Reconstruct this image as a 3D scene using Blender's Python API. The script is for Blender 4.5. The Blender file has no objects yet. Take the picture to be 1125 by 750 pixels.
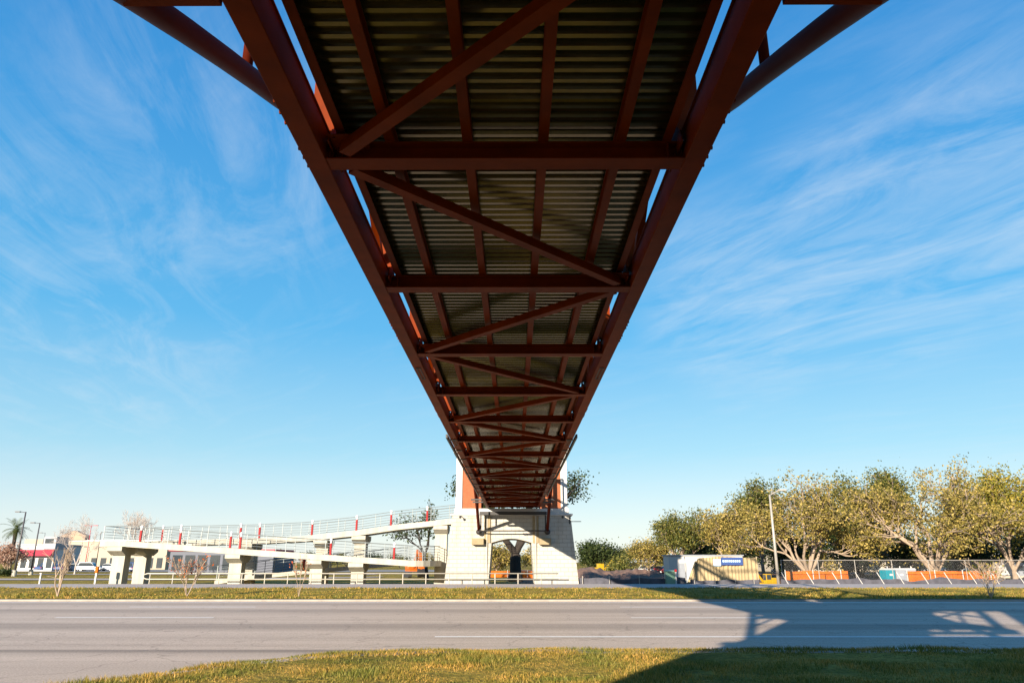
import bpy, bmesh, math, random
from mathutils import Vector, Matrix, noise
R = math.radians
sc = bpy.context.scene
col = sc.collection
random.seed(7)

# ------------------------------------------------------------------ camera
F = 797.0; TH = R(16.89); EYE = 1.6; YAW = R(0.18)
def ray(px, py):
    u = (px-562.5)/F; v = (375-py)/F
    x, y, z = u, math.cos(TH)-v*math.sin(TH), math.sin(TH)+v*math.cos(TH)
    c, s = math.cos(YAW), math.sin(YAW)
    return Vector((x*c-y*s, x*s+y*c, z))
def at(px, py, Y):
    r = ray(px, py); return Vector((0,0,EYE))+r*(Y/r.y)
cam = bpy.data.cameras.new('camera'); cam.lens = 36*F/1125; cam.sensor_width = 36
cam.clip_end = 5000; cam.clip_start = 0.05
co = bpy.data.objects.new('camera', cam); col.objects.link(co)
co.location = (0,0,EYE); co.rotation_euler = (R(90)+TH, 0, YAW)
sc.camera = co
sc.view_settings.view_transform = 'Standard'; sc.view_settings.look = 'None'
sc.view_settings.gamma = 1.0; sc.view_settings.exposure = 1.5
sc.render.resolution_x = 1024; sc.render.resolution_y = 682

# ------------------------------------------------------------------ light
SUN_T = Vector((0.475, 0.90, -0.265)).normalized()      # direction the light travels
EL = math.asin(-SUN_T.z)
sl = bpy.data.lights.new('sun', 'SUN'); sl.energy = 4.9; sl.angle = R(0.5); sl.color = (1.0, 0.87, 0.70)
so = bpy.data.objects.new('sun', sl); col.objects.link(so)
so.rotation_euler = (-SUN_T).to_track_quat('Z', 'Y').to_euler()

w = bpy.data.worlds.new('World'); sc.world = w; w.use_nodes = True
nt = w.node_tree; nt.nodes.clear()
def N(nt, t, **kw):
    n = nt.nodes.new(t)
    for k, v in kw.items():
        if k in n.inputs.keys() if isinstance(k, str) else False: n.inputs[k].default_value = v
        else: setattr(n, k, v)
    return n
out = nt.nodes.new('ShaderNodeOutputWorld'); bg = nt.nodes.new('ShaderNodeBackground')
sky = nt.nodes.new('ShaderNodeTexSky'); sky.sky_type = 'NISHITA'; sky.sun_disc = False
sky.sun_elevation = EL; sky.sun_rotation = math.atan2(-SUN_T.x, -SUN_T.y) % (2*math.pi)
sky.air_density = 1.0; sky.dust_density = 0.2; sky.ozone_density = 1.6; sky.altitude = 10
hs = nt.nodes.new('ShaderNodeHueSaturation'); hs.inputs['Saturation'].default_value = 1.22; hs.inputs['Value'].default_value = 1.0
nt.links.new(sky.outputs[0], hs.inputs['Color'])
tc = nt.nodes.new('ShaderNodeTexCoord')
# thin cirrus: noise on a plane high above (direction / z), so streaks shrink to the horizon
sep = nt.nodes.new('ShaderNodeSeparateXYZ'); nt.links.new(tc.outputs['Generated'], sep.inputs[0])
def mth(op, a, b=None, c=None, clamp=False, t=None):
    t = t or nt
    n = t.nodes.new('ShaderNodeMath'); n.operation = op; n.use_clamp = clamp
    for i, v in enumerate((a, b, c)):
        if v is None: continue
        if isinstance(v, (int, float)): n.inputs[i].default_value = v
        else: t.links.new(v, n.inputs[i])
    return n.outputs[0]
zc = mth('MAXIMUM', sep.outputs[2], 0.03)
za = mth('ADD', zc, 0.06)
gx = mth('DIVIDE', sep.outputs[0], za); gy = mth('DIVIDE', sep.outputs[1], za)
comb = nt.nodes.new('ShaderNodeCombineXYZ'); nt.links.new(gx, comb.inputs[0]); nt.links.new(gy, comb.inputs[1])
def cirrus(rot, sx, sy, scale, lo, hi, off, dist=1.2):
    m0 = nt.nodes.new('ShaderNodeMapping'); m0.inputs['Rotation'].default_value = (0,0,rot); nt.links.new(comb.outputs[0], m0.inputs[0])
    mp = nt.nodes.new('ShaderNodeMapping'); mp.inputs['Scale'].default_value = (sx,sy,1)
    mp.inputs['Location'].default_value = (off, off*.7, 0)
    nt.links.new(m0.outputs[0], mp.inputs[0])
    nz = nt.nodes.new('ShaderNodeTexNoise'); nz.inputs['Scale'].default_value = scale; nz.inputs['Detail'].default_value = 12
    nz.inputs['Roughness'].default_value = 0.66; nz.inputs['Distortion'].default_value = dist
    nt.links.new(mp.outputs[0], nz.inputs['Vector'])
    mr = nt.nodes.new('ShaderNodeMapRange'); mr.inputs[1].default_value = lo; mr.inputs[2].default_value = hi
    nt.links.new(nz.outputs['Fac'], mr.inputs[0]); return mr.outputs[0]
def blob(px, py, rad, soft):
    d = ray(px, py).normalized()
    vm = nt.nodes.new('ShaderNodeVectorMath'); vm.operation = 'DOT_PRODUCT'
    nrm = nt.nodes.new('ShaderNodeVectorMath'); nrm.operation = 'NORMALIZE'
    nt.links.new(tc.outputs['Generated'], nrm.inputs[0]); nt.links.new(nrm.outputs[0], vm.inputs[0]); vm.inputs[1].default_value = d
    mr = nt.nodes.new('ShaderNodeMapRange'); mr.interpolation_type = 'SMOOTHSTEP'
    mr.inputs[1].default_value = math.cos(R(rad+soft)); mr.inputs[2].default_value = math.cos(R(max(rad-soft,0)))
    nt.links.new(vm.outputs['Value'], mr.inputs[0]); return mr.outputs[0]
c1 = cirrus(R(52), 1.3, 3.4, 1.3, 0.36, 0.80, 3.0, .8)
c2 = cirrus(R(-101), 1.1, 3.0, 1.4, 0.44, 0.86, 9.0, .8)
c3 = cirrus(R(40), 0.8, 2.4, 1.6, 0.50, 0.85, 21.0, .6)
m1 = mth('MAXIMUM', blob(960, 262, 6, 6), mth('MAXIMUM', blob(820, 318, 4, 6), blob(1100, 195, 6, 6)))
m2 = mth('MAXIMUM', mth('MAXIMUM', blob(90, 270, 8, 8), blob(230, 150, 7, 9)), blob(150, 360, 4, 6))
cl = mth('ADD', mth('MULTIPLY', mth('MULTIPLY', c1, m1), 0.56), mth('MULTIPLY', mth('MULTIPLY', c2, m2), 0.42))
cl = mth('ADD', cl, mth('MULTIPLY', c3, 0.15), clamp=True)
grd = nt.nodes.new('ShaderNodeValToRGB'); ge = grd.color_ramp.elements
stops = [(0.0,(.82,.88,.90)),(.05,(.72,.84,.89)),(.14,(.38,.70,.88)),(.30,(.115,.49,.86)),(.50,(.060,.36,.78)),(.72,(.028,.24,.66)),(1.0,(.015,.15,.52))]
ge[0].position = 0; ge[0].color = (*stops[0][1],1); ge[1].position = 1; ge[1].color = (*stops[-1][1],1)
for p_, c_ in stops[1:-1]: k_ = ge.new(p_); k_.color = (*c_,1)
nt.links.new(sep.outputs[2], grd.inputs[0])
SC = 1/(0.085*2**1.5)
vs_ = nt.nodes.new('ShaderNodeVectorMath'); vs_.operation = 'SCALE'; vs_.inputs['Scale'].default_value = SC; nt.links.new(grd.outputs[0], vs_.inputs[0])
mg = nt.nodes.new('ShaderNodeMix'); mg.data_type = 'RGBA'; mg.inputs[0].default_value = .88
nt.links.new(hs.outputs[0], mg.inputs[6]); nt.links.new(vs_.outputs[0], mg.inputs[7])
mx = nt.nodes.new('ShaderNodeMix'); mx.data_type = 'RGBA'
nt.links.new(cl, mx.inputs[0]); nt.links.new(mg.outputs[2], mx.inputs[6]); mx.inputs[7].default_value = (.80*SC,.88*SC,.94*SC, 1)
nt.links.new(mx.outputs[2], bg.inputs[0]); bg.inputs[1].default_value = 0.085
nt.links.new(bg.outputs[0], out.inputs[0])

# ------------------------------------------------------------------ materials
def mat(name, base, rough=0.8, metal=0.0, var=0.0, vscale=3.0, bump=0.0, bscale=20.0, second=None, spec=0.5, detail=5, stretch=None, coat=0.0):
    m = bpy.data.materials.new(name); m.use_nodes = True; t = m.node_tree
    b = t.nodes['Principled BSDF']; b.inputs['Roughness'].default_value = rough; b.inputs['Metallic'].default_value = metal
    b.inputs['Specular IOR Level'].default_value = spec; b.inputs['Coat Weight'].default_value = coat
    b.inputs['Base Color'].default_value = (*base, 1)
    tcn = t.nodes.new('ShaderNodeTexCoord'); src = tcn.outputs['Object']
    if stretch:
        mp = t.nodes.new('ShaderNodeMapping'); mp.inputs['Scale'].default_value = stretch
        t.links.new(src, mp.inputs[0]); src = mp.outputs[0]
    if var or second:
        nz = t.nodes.new('ShaderNodeTexNoise'); nz.inputs['Scale'].default_value = vscale; nz.inputs['Detail'].default_value = detail
        nz.inputs['Roughness'].default_value = 0.65
        t.links.new(src, nz.inputs['Vector'])
        cr = t.nodes.new('ShaderNodeValToRGB'); s2 = second or tuple(c*(1-var) for c in base); s1 = base if second else tuple(min(1,c*(1+var)) for c in base)
        cr.color_ramp.elements[0].position = 0.33; cr.color_ramp.elements[0].color = (*s2, 1)
        cr.color_ramp.elements[1].position = 0.67; cr.color_ramp.elements[1].color = (*s1, 1)
        t.links.new(nz.outputs['Fac'], cr.inputs[0]); t.links.new(cr.outputs[0], b.inputs['Base Color'])
    if bump:
        n2 = t.nodes.new('ShaderNodeTexNoise'); n2.inputs['Scale'].default_value = bscale; n2.inputs['Detail'].default_value = 4
        t.links.new(src, n2.inputs['Vector']); bp = t.nodes.new('ShaderNodeBump'); bp.inputs['Strength'].default_value = 0.6; bp.inputs['Distance'].default_value = bump
        t.links.new(n2.outputs['Fac'], bp.inputs['Height']); t.links.new(bp.outputs[0], b.inputs['Normal'])
    return m
def leafmat(name, a, b_, c, transl=0.35):
    m = bpy.data.materials.new(name); m.use_nodes = True; t = m.node_tree
    b = t.nodes['Principled BSDF']; b.inputs['Roughness'].default_value = 0.6; b.inputs['Specular IOR Level'].default_value = 0.25
    g = t.nodes.new('ShaderNodeNewGeometry'); cr = t.nodes.new('ShaderNodeValToRGB'); e = cr.color_ramp.elements
    e[0].position = 0; e[0].color = (*a,1); e[1].position = 1; e[1].color = (*c,1); k = e.new(.55); k.color = (*b_,1)
    t.links.new(g.outputs['Random Per Island'], cr.inputs[0]); t.links.new(cr.outputs[0], b.inputs['Base Color'])
    tr = t.nodes.new('ShaderNodeBsdfTranslucent'); t.links.new(cr.outputs[0], tr.inputs[0])
    ms = t.nodes.new('ShaderNodeMixShader'); ms.inputs[0].default_value = transl
    o = t.nodes['Material Output']; t.links.new(b.outputs[0], ms.inputs[1]); t.links.new(tr.outputs[0], ms.inputs[2]); t.links.new(ms.outputs[0], o.inputs[0])
    return m
def brickmat(name, c1, c2, mortar, bw, bh, ms=0.012, bump=0.01, rough=.85, stain=0.0):
    m = bpy.data.materials.new(name); m.use_nodes = True; t = m.node_tree; b = t.nodes['Principled BSDF']; b.inputs['Roughness'].default_value = rough
    b.inputs['Specular IOR Level'].default_value = .25
    tcn = t.nodes.new('ShaderNodeTexCoord'); s = t.nodes.new('ShaderNodeSeparateXYZ'); t.links.new(tcn.outputs['Object'], s.inputs[0])
    h = mth('ADD', s.outputs[0], s.outputs[1], t=t); cb = t.nodes.new('ShaderNodeCombineXYZ'); t.links.new(h, cb.inputs[0]); t.links.new(s.outputs[2], cb.inputs[1])
    br = t.nodes.new('ShaderNodeTexBrick'); t.links.new(cb.outputs[0], br.inputs['Vector'])
    br.inputs['Color1'].default_value = (*c1,1); br.inputs['Color2'].default_value = (*c2,1); br.inputs['Mortar'].default_value = (*mortar,1)
    br.inputs['Scale'].default_value = 1; br.inputs['Brick Width'].default_value = bw; br.inputs['Row Height'].default_value = bh; br.inputs['Mortar Size'].default_value = ms
    nz = t.nodes.new('ShaderNodeTexNoise'); nz.inputs['Scale'].default_value = 1.2; nz.inputs['Detail'].default_value = 6
    mp = t.nodes.new('ShaderNodeMapping'); mp.inputs['Scale'].default_value = (1.5,1.5,.25); t.links.new(tcn.outputs['Object'], mp.inputs[0]); t.links.new(mp.outputs[0], nz.inputs['Vector'])
    mr = t.nodes.new('ShaderNodeMapRange'); mr.inputs[1].default_value = .5; mr.inputs[2].default_value = .8; mr.inputs[3].default_value = 0; mr.inputs[4].default_value = stain
    t.links.new(nz.outputs['Fac'], mr.inputs[0])
    mx = t.nodes.new('ShaderNodeMix'); mx.data_type = 'RGBA'; t.links.new(mr.outputs[0], mx.inputs[0]); t.links.new(br.outputs['Color'], mx.inputs[6])
    mx.inputs[7].default_value = (c1[0]*.62, c1[1]*.55, c1[2]*.42, 1)
    t.links.new(mx.outputs[2], b.inputs['Base Color'])
    bp = t.nodes.new('ShaderNodeBump'); bp.inputs['Distance'].default_value = bump; bp.invert = True; t.links.new(br.outputs['Fac'], bp.inputs['Height']); t.links.new(bp.outputs[0], b.inputs['Normal'])
    return m
M = {}
M['steel'] = mat('red_brown_paint', (0.145,0.0205,0.001), .5, spec=.06, var=.25, vscale=1.6, bump=.002, bscale=6)
M['arch'] = mat('arch_paint', (0.075,0.010,0.004), .5, spec=.03, var=.15, vscale=1.5)
M['black'] = mat('black_paint', (0.02,0.018,0.018), .5)
M['galv'] = mat('galvanised_deck', (0.155,0.13,0.085), .20, metal=.8, var=.12, vscale=8, bump=.0006, bscale=30)
M['conc'] = mat('white_concrete', (0.35,0.33,0.275), .85, var=.15, vscale=1.1, bump=.01, bscale=14, stretch=(2,2,.3))
M['slab'] = mat('deck_concrete', (0.45,0.43,0.40), .9, var=.1)
M['tan'] = mat('tan_concrete', (0.24,0.19,0.11), .85, var=.1)
M['block'] = brickmat('white_blockwork', (.385,.368,.325), (.36,.342,.30), (.265,.25,.215), .6, .3, .012, .012, stain=.55)
M['brick'] = brickmat('orange_brick', (.30,.085,.033), (.25,.065,.025), (.26,.13,.07), .22, .075, .008, .004)
M['white'] = mat('white_paint', (.42,.41,.385), .5, var=.05)
M['rail'] = mat('cream_pipe_paint', (.36,.33,.27), .5, var=.06)
M['grail'] = mat('grey_rail_metal', (.16,.185,.19), .45, metal=.2)
M['red'] = mat('red_post_paint', (.22,.006,.008), .6, spec=.2)
M['globe'] = mat('frosted_globe', (.80,.78,.75), .3)
M['bark'] = mat('oak_bark', (.25,.19,.135), .9, var=.25, vscale=3, bump=.03, bscale=12, stretch=(1,1,.3))
M['shadebark'] = mat('dark_shaded_bark', (.022,.016,.012), .9, var=.3, vscale=3, bump=.03, bscale=10, stretch=(1,1,.3))  # dark bark, colour deepened to stand for shade on the oak behind the tower
M['palebark'] = mat('pale_smooth_bark', (.30,.225,.16), .7, var=.15, vscale=6)
M['twig'] = mat('grey_twigs', (.42,.36,.32), .9)
M['leaf_g'] = leafmat('oak_leaves', (.035,.05,.010), (.11,.12,.025), (.25,.21,.05))
M['leaf_y'] = leafmat('yellow_oak_leaves', (.10,.11,.018), (.24,.21,.03), (.42,.30,.05))
M['leaf_b'] = leafmat('brown_oak_leaves', (.085,.08,.018), (.25,.20,.045), (.46,.34,.10))
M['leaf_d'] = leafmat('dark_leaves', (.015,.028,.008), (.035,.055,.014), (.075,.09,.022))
M['leaf_o'] = leafmat('orange_autumn_leaves', (.45,.09,.02), (.62,.17,.04), (.50,.10,.03))
M['palm'] = leafmat('palm_fronds', (.04,.07,.015), (.08,.11,.025), (.16,.16,.05))
M['glass'] = mat('dark_glass', (.03,.04,.05), .08, spec=.8)
M['tyre'] = mat('tyre_rubber', (.02,.02,.02), .85)
M['rim'] = mat('wheel_alloy', (.45,.45,.46), .35, metal=.8)
M['orange'] = mat('orange_mesh', (.40,.095,.010), .9, spec=.1, var=.22, vscale=2.2)
M['silt'] = mat('black_silt_fabric', (.055,.055,.07), .8, var=.3, vscale=2)
M['tarp'] = mat('tan_screen_fabric', (.30,.23,.125), .8, var=.12, vscale=1.3)
M['blue'] = mat('navy_sign', (.02,.05,.18), .5)
M['ltblue'] = mat('pale_blue_print', (.42,.58,.72), .5)
M['turq'] = mat('turquoise_plastic', (.005,.17,.22), .4, var=.08)
M['grey'] = mat('grey_plastic', (.20,.215,.24), .5, var=.08)
M['yellow'] = mat('yellow_machine_paint', (.36,.22,.008), .4, var=.1)
M['mach_o'] = mat('orange_machine_paint', (.38,.09,.008), .4, var=.1)
M['pole'] = mat('galvanised_pole', (.30,.28,.25), .5, metal=.2, var=.1)
M['dpole'] = mat('dark_pole', (.05,.045,.05), .5)
M['green'] = mat('green_cabinet', (.13,.24,.17), .5)
M['beige'] = mat('beige_stucco', (.33,.285,.225), .9, var=.06)
M['redawn'] = mat('red_awning', (.38,.03,.05), .6)
M['dirtm'] = mat('dirt_heap_earth', (.20,.115,.075), .95, second=(.10,.055,.04), vscale=.9, bump=.08, bscale=3)
M['mark'] = mat('road_paint', (.80,.79,.75), .7, var=.1, vscale=6)
M['kerb'] = mat('kerb_concrete', (.27,.235,.20), .9, var=.15, vscale=2)
M['side'] = mat('sidewalk_concrete', (.36,.31,.28), .9, var=.1, vscale=.9, bump=.003, bscale=30)

# ------------------------------------------------------------------ mesh helpers
class MB:
    def __init__(s): s.v = []; s.f = []
    def add(s, vs, fs):
        o = len(s.v); s.v += [tuple(v) for v in vs]; s.f += [tuple(i+o for i in f) for f in fs]; return s
    def box(s, x0, x1, y0, y1, z0, z1):
        return s.add([(x0,y0,z0),(x1,y0,z0),(x1,y1,z0),(x0,y1,z0),(x0,y0,z1),(x1,y0,z1),(x1,y1,z1),(x0,y1,z1)],
                     [(0,3,2,1),(4,5,6,7),(0,1,5,4),(1,2,6,5),(2,3,7,6),(3,0,4,7)])
    def beam(s, p, q, w, h, up=(0,0,1)):
        p = Vector(p); q = Vector(q); d = (q-p).normalized(); up = Vector(up)
        if abs(d.dot(up)) > .98: up = Vector((0,1,0))
        sd = d.cross(up).normalized(); u = sd.cross(d).normalized(); vs = []
        for c in (p, q):
            for a, b in ((-1,-1),(1,-1),(1,1),(-1,1)): vs.append(c+sd*(a*w/2)+u*(b*h/2))
        return s.add(vs, [(3,2,1,0),(4,5,6,7),(0,1,5,4),(1,2,6,5),(2,3,7,6),(3,0,4,7)])
    def path(s, pts, rad, n=8, cap=True):
        pts = [Vector(p) for p in pts]; m = len(pts); vs = []; fs = []
        if isinstance(rad, (int, float)): rad = [rad]*m
        ref = Vector((0,0,1))
        d0 = (pts[1]-pts[0]).normalized()
        if abs(d0.z) > .9: ref = Vector((0,1,0))
        for i in range(m):
            d = (pts[min(i+1,m-1)]-pts[max(i-1,0)]).normalized()
            a = d.cross(ref)
            if a.length < 1e-4: a = d.cross(Vector((1,0,0)))
            a.normalize(); b = a.cross(d).normalized()
            for k in range(n):
                t = 2*math.pi*k/n; vs.append(pts[i]+(a*math.cos(t)+b*math.sin(t))*rad[i])
        for i in range(m-1):
            for k in range(n):
                k2 = (k+1)%n; fs.append((i*n+k, i*n+k2, (i+1)*n+k2, (i+1)*n+k))
        if cap: fs.append(tuple(range(n))[::-1]); fs.append(tuple((m-1)*n+k for k in range(n)))
        return s.add(vs, fs)
    def tube(s, p, q, r, r2=None, n=8): return s.path([p, q], [r, r if r2 is None else r2], n)
    def ball(s, c, r, sz=1.0, n=10, m=6):
        vs = []; fs = []
        for i in range(m+1):
            a = math.pi*i/m
            for k in range(n):
                t = 2*math.pi*k/n; vs.append((c[0]+r*math.sin(a)*math.cos(t), c[1]+r*math.sin(a)*math.sin(t), c[2]+r*sz*math.cos(a)))
        for i in range(m):
            for k in range(n): k2=(k+1)%n; fs.append((i*n+k, (i+1)*n+k, (i+1)*n+k2, i*n+k2))
        return s.add(vs, fs)
    def prism(s, poly, axis, a0, a1):      # poly in the two other axes, extruded on axis from a0 to a1
        def P(u, v, a): return (a,u,v) if axis=='x' else (u,a,v) if axis=='y' else (u,v,a)
        n = len(poly); vs = [P(u,v,a0) for u,v in poly]+[P(u,v,a1) for u,v in poly]
        fs = [tuple(range(n)), tuple(range(2*n-1,n-1,-1))]+[(i,i+n,(i+1)%n+n,(i+1)%n) for i in range(n)]
        return s.add(vs, fs)
    def build(s, name, m, parent=None, smooth=False, bevel=0, recalc=True):
        me = bpy.data.meshes.new(name); me.from_pydata(s.v, [], s.f); me.materials.append(m)
        if recalc and len(s.f) < 60000:
            import bmesh
            bm = bmesh.new(); bm.from_mesh(me); bmesh.ops.recalc_face_normals(bm, faces=bm.faces); bm.to_mesh(me); bm.free()
        if smooth: me.polygons.foreach_set('use_smooth', [True]*len(me.polygons))
        o = bpy.data.objects.new(name, me); col.objects.link(o)
        if parent:
            o.parent = parent; o.matrix_parent_inverse = Matrix.Identity(4)
        if bevel:
            b = o.modifiers.new('bevel', 'BEVEL'); b.width = bevel; b.segments = 2; b.limit_method = 'ANGLE'
        return o
def thing(name, label, cat, loc=(0,0,0), rz=0, group=None):
    o = bpy.data.objects.new(name, None); col.objects.link(o); o.empty_display_size = .3
    o.location = loc; o.rotation_euler = (0,0,rz); o['label'] = label; o['category'] = cat
    if group: o['group'] = group
    return o
def tag(o, label, cat, group=None):
    o['label'] = label; o['category'] = cat
    if group: o['group'] = group
    return o
def structure(o, kind='structure'): o['kind'] = kind; return o
KIDS = {}
def copy_tree(o, parent=None):
    c = o.copy(); col.objects.link(c)
    if parent: c.parent = parent
    for ch in list(o.children): copy_tree(ch, c)
    return c
def dup(o, loc, rz, label, scale=None, group=None):
    c = copy_tree(o); c.location = loc; c.rotation_euler = (0,0,rz); c['label'] = label
    if scale: c.scale = scale if not isinstance(scale,(int,float)) else (scale,)*3
    if group: c['group'] = group
    return c
def sm(a, b, x): t = max(0, min(1, (x-a)/(b-a))); return t*t*(3-2*t)

# ------------------------------------------------------------------ ground
def gz(x, y):
    z = 0.0
    k = sm(4, 10, x)*sm(60, 74, y)
    z -= 1.15*k*(1-.55*sm(105,150,y))
    return z
def grid_mesh(name, xs, ys, zf, m):
    vs = [(x,y,zf(x,y)) for y in ys for x in xs]; nx = len(xs)
    fs = [(j*nx+i, j*nx+i+1, (j+1)*nx+i+1, (j+1)*nx+i) for j in range(len(ys)-1) for i in range(nx-1)]
    me = bpy.data.meshes.new(name); me.from_pydata(vs, [], fs); me.materials.append(m)
    me.polygons.foreach_set('use_smooth', [True]*len(me.polygons))
    o = bpy.data.objects.new(name, me); col.objects.link(o); return o
# ground: lawn on the left, torn up earth on the right
gm = bpy.data.materials.new('lawn_and_earth'); gm.use_nodes = True; t = gm.node_tree; b = t.nodes['Principled BSDF']; b.inputs['Roughness'].default_value = .95
b.inputs['Specular IOR Level'].default_value = .1
def grasscol(t, vec, cols):
    n1 = t.nodes.new('ShaderNodeTexNoise'); n1.inputs['Scale'].default_value = .55; n1.inputs['Detail'].default_value = 8; n1.inputs['Roughness'].default_value = .7
    t.links.new(vec, n1.inputs['Vector']); cr = t.nodes.new('ShaderNodeValToRGB'); e = cr.color_ramp.elements
    e[0].position = .36; e[0].color = (*cols[0],1); e[1].position = .66; e[1].color = (*cols[2],1); k = e.new(.5); k.color = (*cols[1],1)
    t.links.new(n1.outputs['Fac'], cr.inputs[0])
    n2 = t.nodes.new('ShaderNodeTexNoise'); n2.inputs['Scale'].default_value = 9; n2.inputs['Detail'].default_value = 4; t.links.new(vec, n2.inputs['Vector'])
    mr = t.nodes.new('ShaderNodeMapRange'); mr.inputs[1].default_value=.3; mr.inputs[2].default_value=.7; mr.inputs[3].default_value=.6; mr.inputs[4].default_value=1.35
    t.links.new(n2.outputs['Fac'], mr.inputs[0])
    mm = t.nodes.new('ShaderNodeMix'); mm.data_type='RGBA'; mm.blend_type='MULTIPLY'; mm.inputs[0].default_value=1
    t.links.new(cr.outputs[0], mm.inputs[6]); t.links.new(mr.outputs[0], mm.inputs[7])
    return mm.outputs[2], n2.outputs['Fac']
tcn = t.nodes.new('ShaderNodeTexCoord')
g1, gf = grasscol(t, tcn.outputs['Object'], ((.13,.11,.018),(.26,.19,.035),(.36,.25,.06)))
s = t.nodes.new('ShaderNodeSeparateXYZ'); t.links.new(tcn.outputs['Object'], s.inputs[0])
n3 = t.nodes.new('ShaderNodeTexNoise'); n3.inputs['Scale'].default_value = .25; n3.inputs['Detail'].default_value=6; t.links.new(tcn.outputs['Object'], n3.inputs['Vector'])
xx = mth('ADD', s.outputs[0], mth('MULTIPLY', n3.outputs['Fac'], 6, t=t), t=t)
mk = t.nodes.new('ShaderNodeMapRange'); mk.inputs[1].default_value = 2; mk.inputs[2].default_value = 4; t.links.new(xx, mk.inputs[0])
mk2 = t.nodes.new('ShaderNodeMapRange'); mk2.inputs[1].default_value = 190; mk2.inputs[2].default_value = 180; t.links.new(s.outputs[1], mk2.inputs[0])
msk = mth('MULTIPLY', mk.outputs[0], mk2.outputs[0], t=t)
dn = t.nodes.new('ShaderNodeTexNoise'); dn.inputs['Scale'].default_value = .5; dn.inputs['Detail'].default_value = 9; t.links.new(tcn.outputs['Object'], dn.inputs['Vector'])
dr = t.nodes.new('ShaderNodeValToRGB'); dr.color_ramp.elements[0].position=.35; dr.color_ramp.elements[0].color=(.09,.05,.035,1); dr.color_ramp.elements[1].position=.62; dr.color_ramp.elements[1].color=(.26,.155,.105,1)
t.links.new(dn.outputs['Fac'], dr.inputs[0])
mm = t.nodes.new('ShaderNodeMix'); mm.data_type='RGBA'; t.links.new(msk, mm.inputs[0]); t.links.new(g1, mm.inputs[6]); t.links.new(dr.outputs[0], mm.inputs[7]); t.links.new(mm.outputs[2], b.inputs['Base Color'])
bp = t.nodes.new('ShaderNodeBump'); bp.inputs['Distance'].default_value=.08; t.links.new(gf, bp.inputs['Height']); t.links.new(bp.outputs[0], b.inputs['Normal'])
ax = sorted(set([-3000,-1200,-600,-350,-200,-140]+[i*6-102 for i in range(35)]+[140,200,350,600,1200,3000]))
ay = sorted(set([-3000,-800,-200,-60,-20,0,16]+[33+i*4 for i in range(36)]+[200,260,400,800,1600,4000]))
gfun = lambda x,y: gz(x,y)-0.16 if y > 45 else -0.16
structure(grid_mesh('ground', ax, ay, gfun, gm))

# road
rm = bpy.data.materials.new('asphalt'); rm.use_nodes = True; t = rm.node_tree; b = t.nodes['Principled BSDF']; b.inputs['Roughness'].default_value=.85; b.inputs['Specular IOR Level'].default_value=.3
tcn = t.nodes.new('ShaderNodeTexCoord')
n1 = t.nodes.new('ShaderNodeTexNoise'); n1.inputs['Scale'].default_value=28; n1.inputs['Detail'].default_value=5; n1.inputs['Roughness'].default_value=.75; t.links.new(tcn.outputs['Object'], n1.inputs['Vector'])
cr = t.nodes.new('ShaderNodeValToRGB'); cr.color_ramp.elements[0].position=.30; cr.color_ramp.elements[0].color=(.30,.235,.18,1); cr.color_ramp.elements[1].position=.68; cr.color_ramp.elements[1].color=(.61,.485,.385,1)
t.links.new(n1.outputs['Fac'], cr.inputs[0])
# worn wheel tracks and oil bands along the lanes
mp = t.nodes.new('ShaderNodeMapping'); mp.inputs['Scale'].default_value=(.03,1.1,1); t.links.new(tcn.outputs['Object'], mp.inputs[0])
n2 = t.nodes.new('ShaderNodeTexNoise'); n2.inputs['Scale'].default_value=1; n2.inputs['Detail'].default_value=6; n2.inputs['Roughness'].default_value=.6; t.links.new(mp.outputs[0], n2.inputs['Vector'])
mr = t.nodes.new('ShaderNodeMapRange'); mr.inputs[1].default_value=.3; mr.inputs[2].default_value=.7; mr.inputs[3].default_value=.84; mr.inputs[4].default_value=1.12; t.links.new(n2.outputs['Fac'], mr.inputs[0])
sp = t.nodes.new('ShaderNodeSeparateXYZ'); t.links.new(tcn.outputs['Object'], sp.inputs[0])
yw = mth('ADD', sp.outputs[1], mth('MULTIPLY', mth('SUBTRACT', n2.outputs['Fac'], .5, t=t), 1.2, t=t), t=t)
def band(c, wd, amt):
    d = mth('ABSOLUTE', mth('SUBTRACT', yw, c, t=t), t=t)
    q = t.nodes.new('ShaderNodeMapRange'); q.interpolation_type='SMOOTHSTEP'; q.inputs[1].default_value=0; q.inputs[2].default_value=wd; q.inputs[3].default_value=1-amt; q.inputs[4].default_value=1; t.links.new(d, q.inputs[0]); return q.outputs[0]
bd = mth('MULTIPLY', band(20.7,1.5,.30), band(26.9,1.7,.26), t=t); bd = mth('MULTIPLY', bd, band(31.2,1.3,.2), t=t); bd = mth('MULTIPLY', bd, band(15.3,.55,.45), t=t)
fac = mth('MULTIPLY', bd, mr.outputs[0], t=t)
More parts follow.
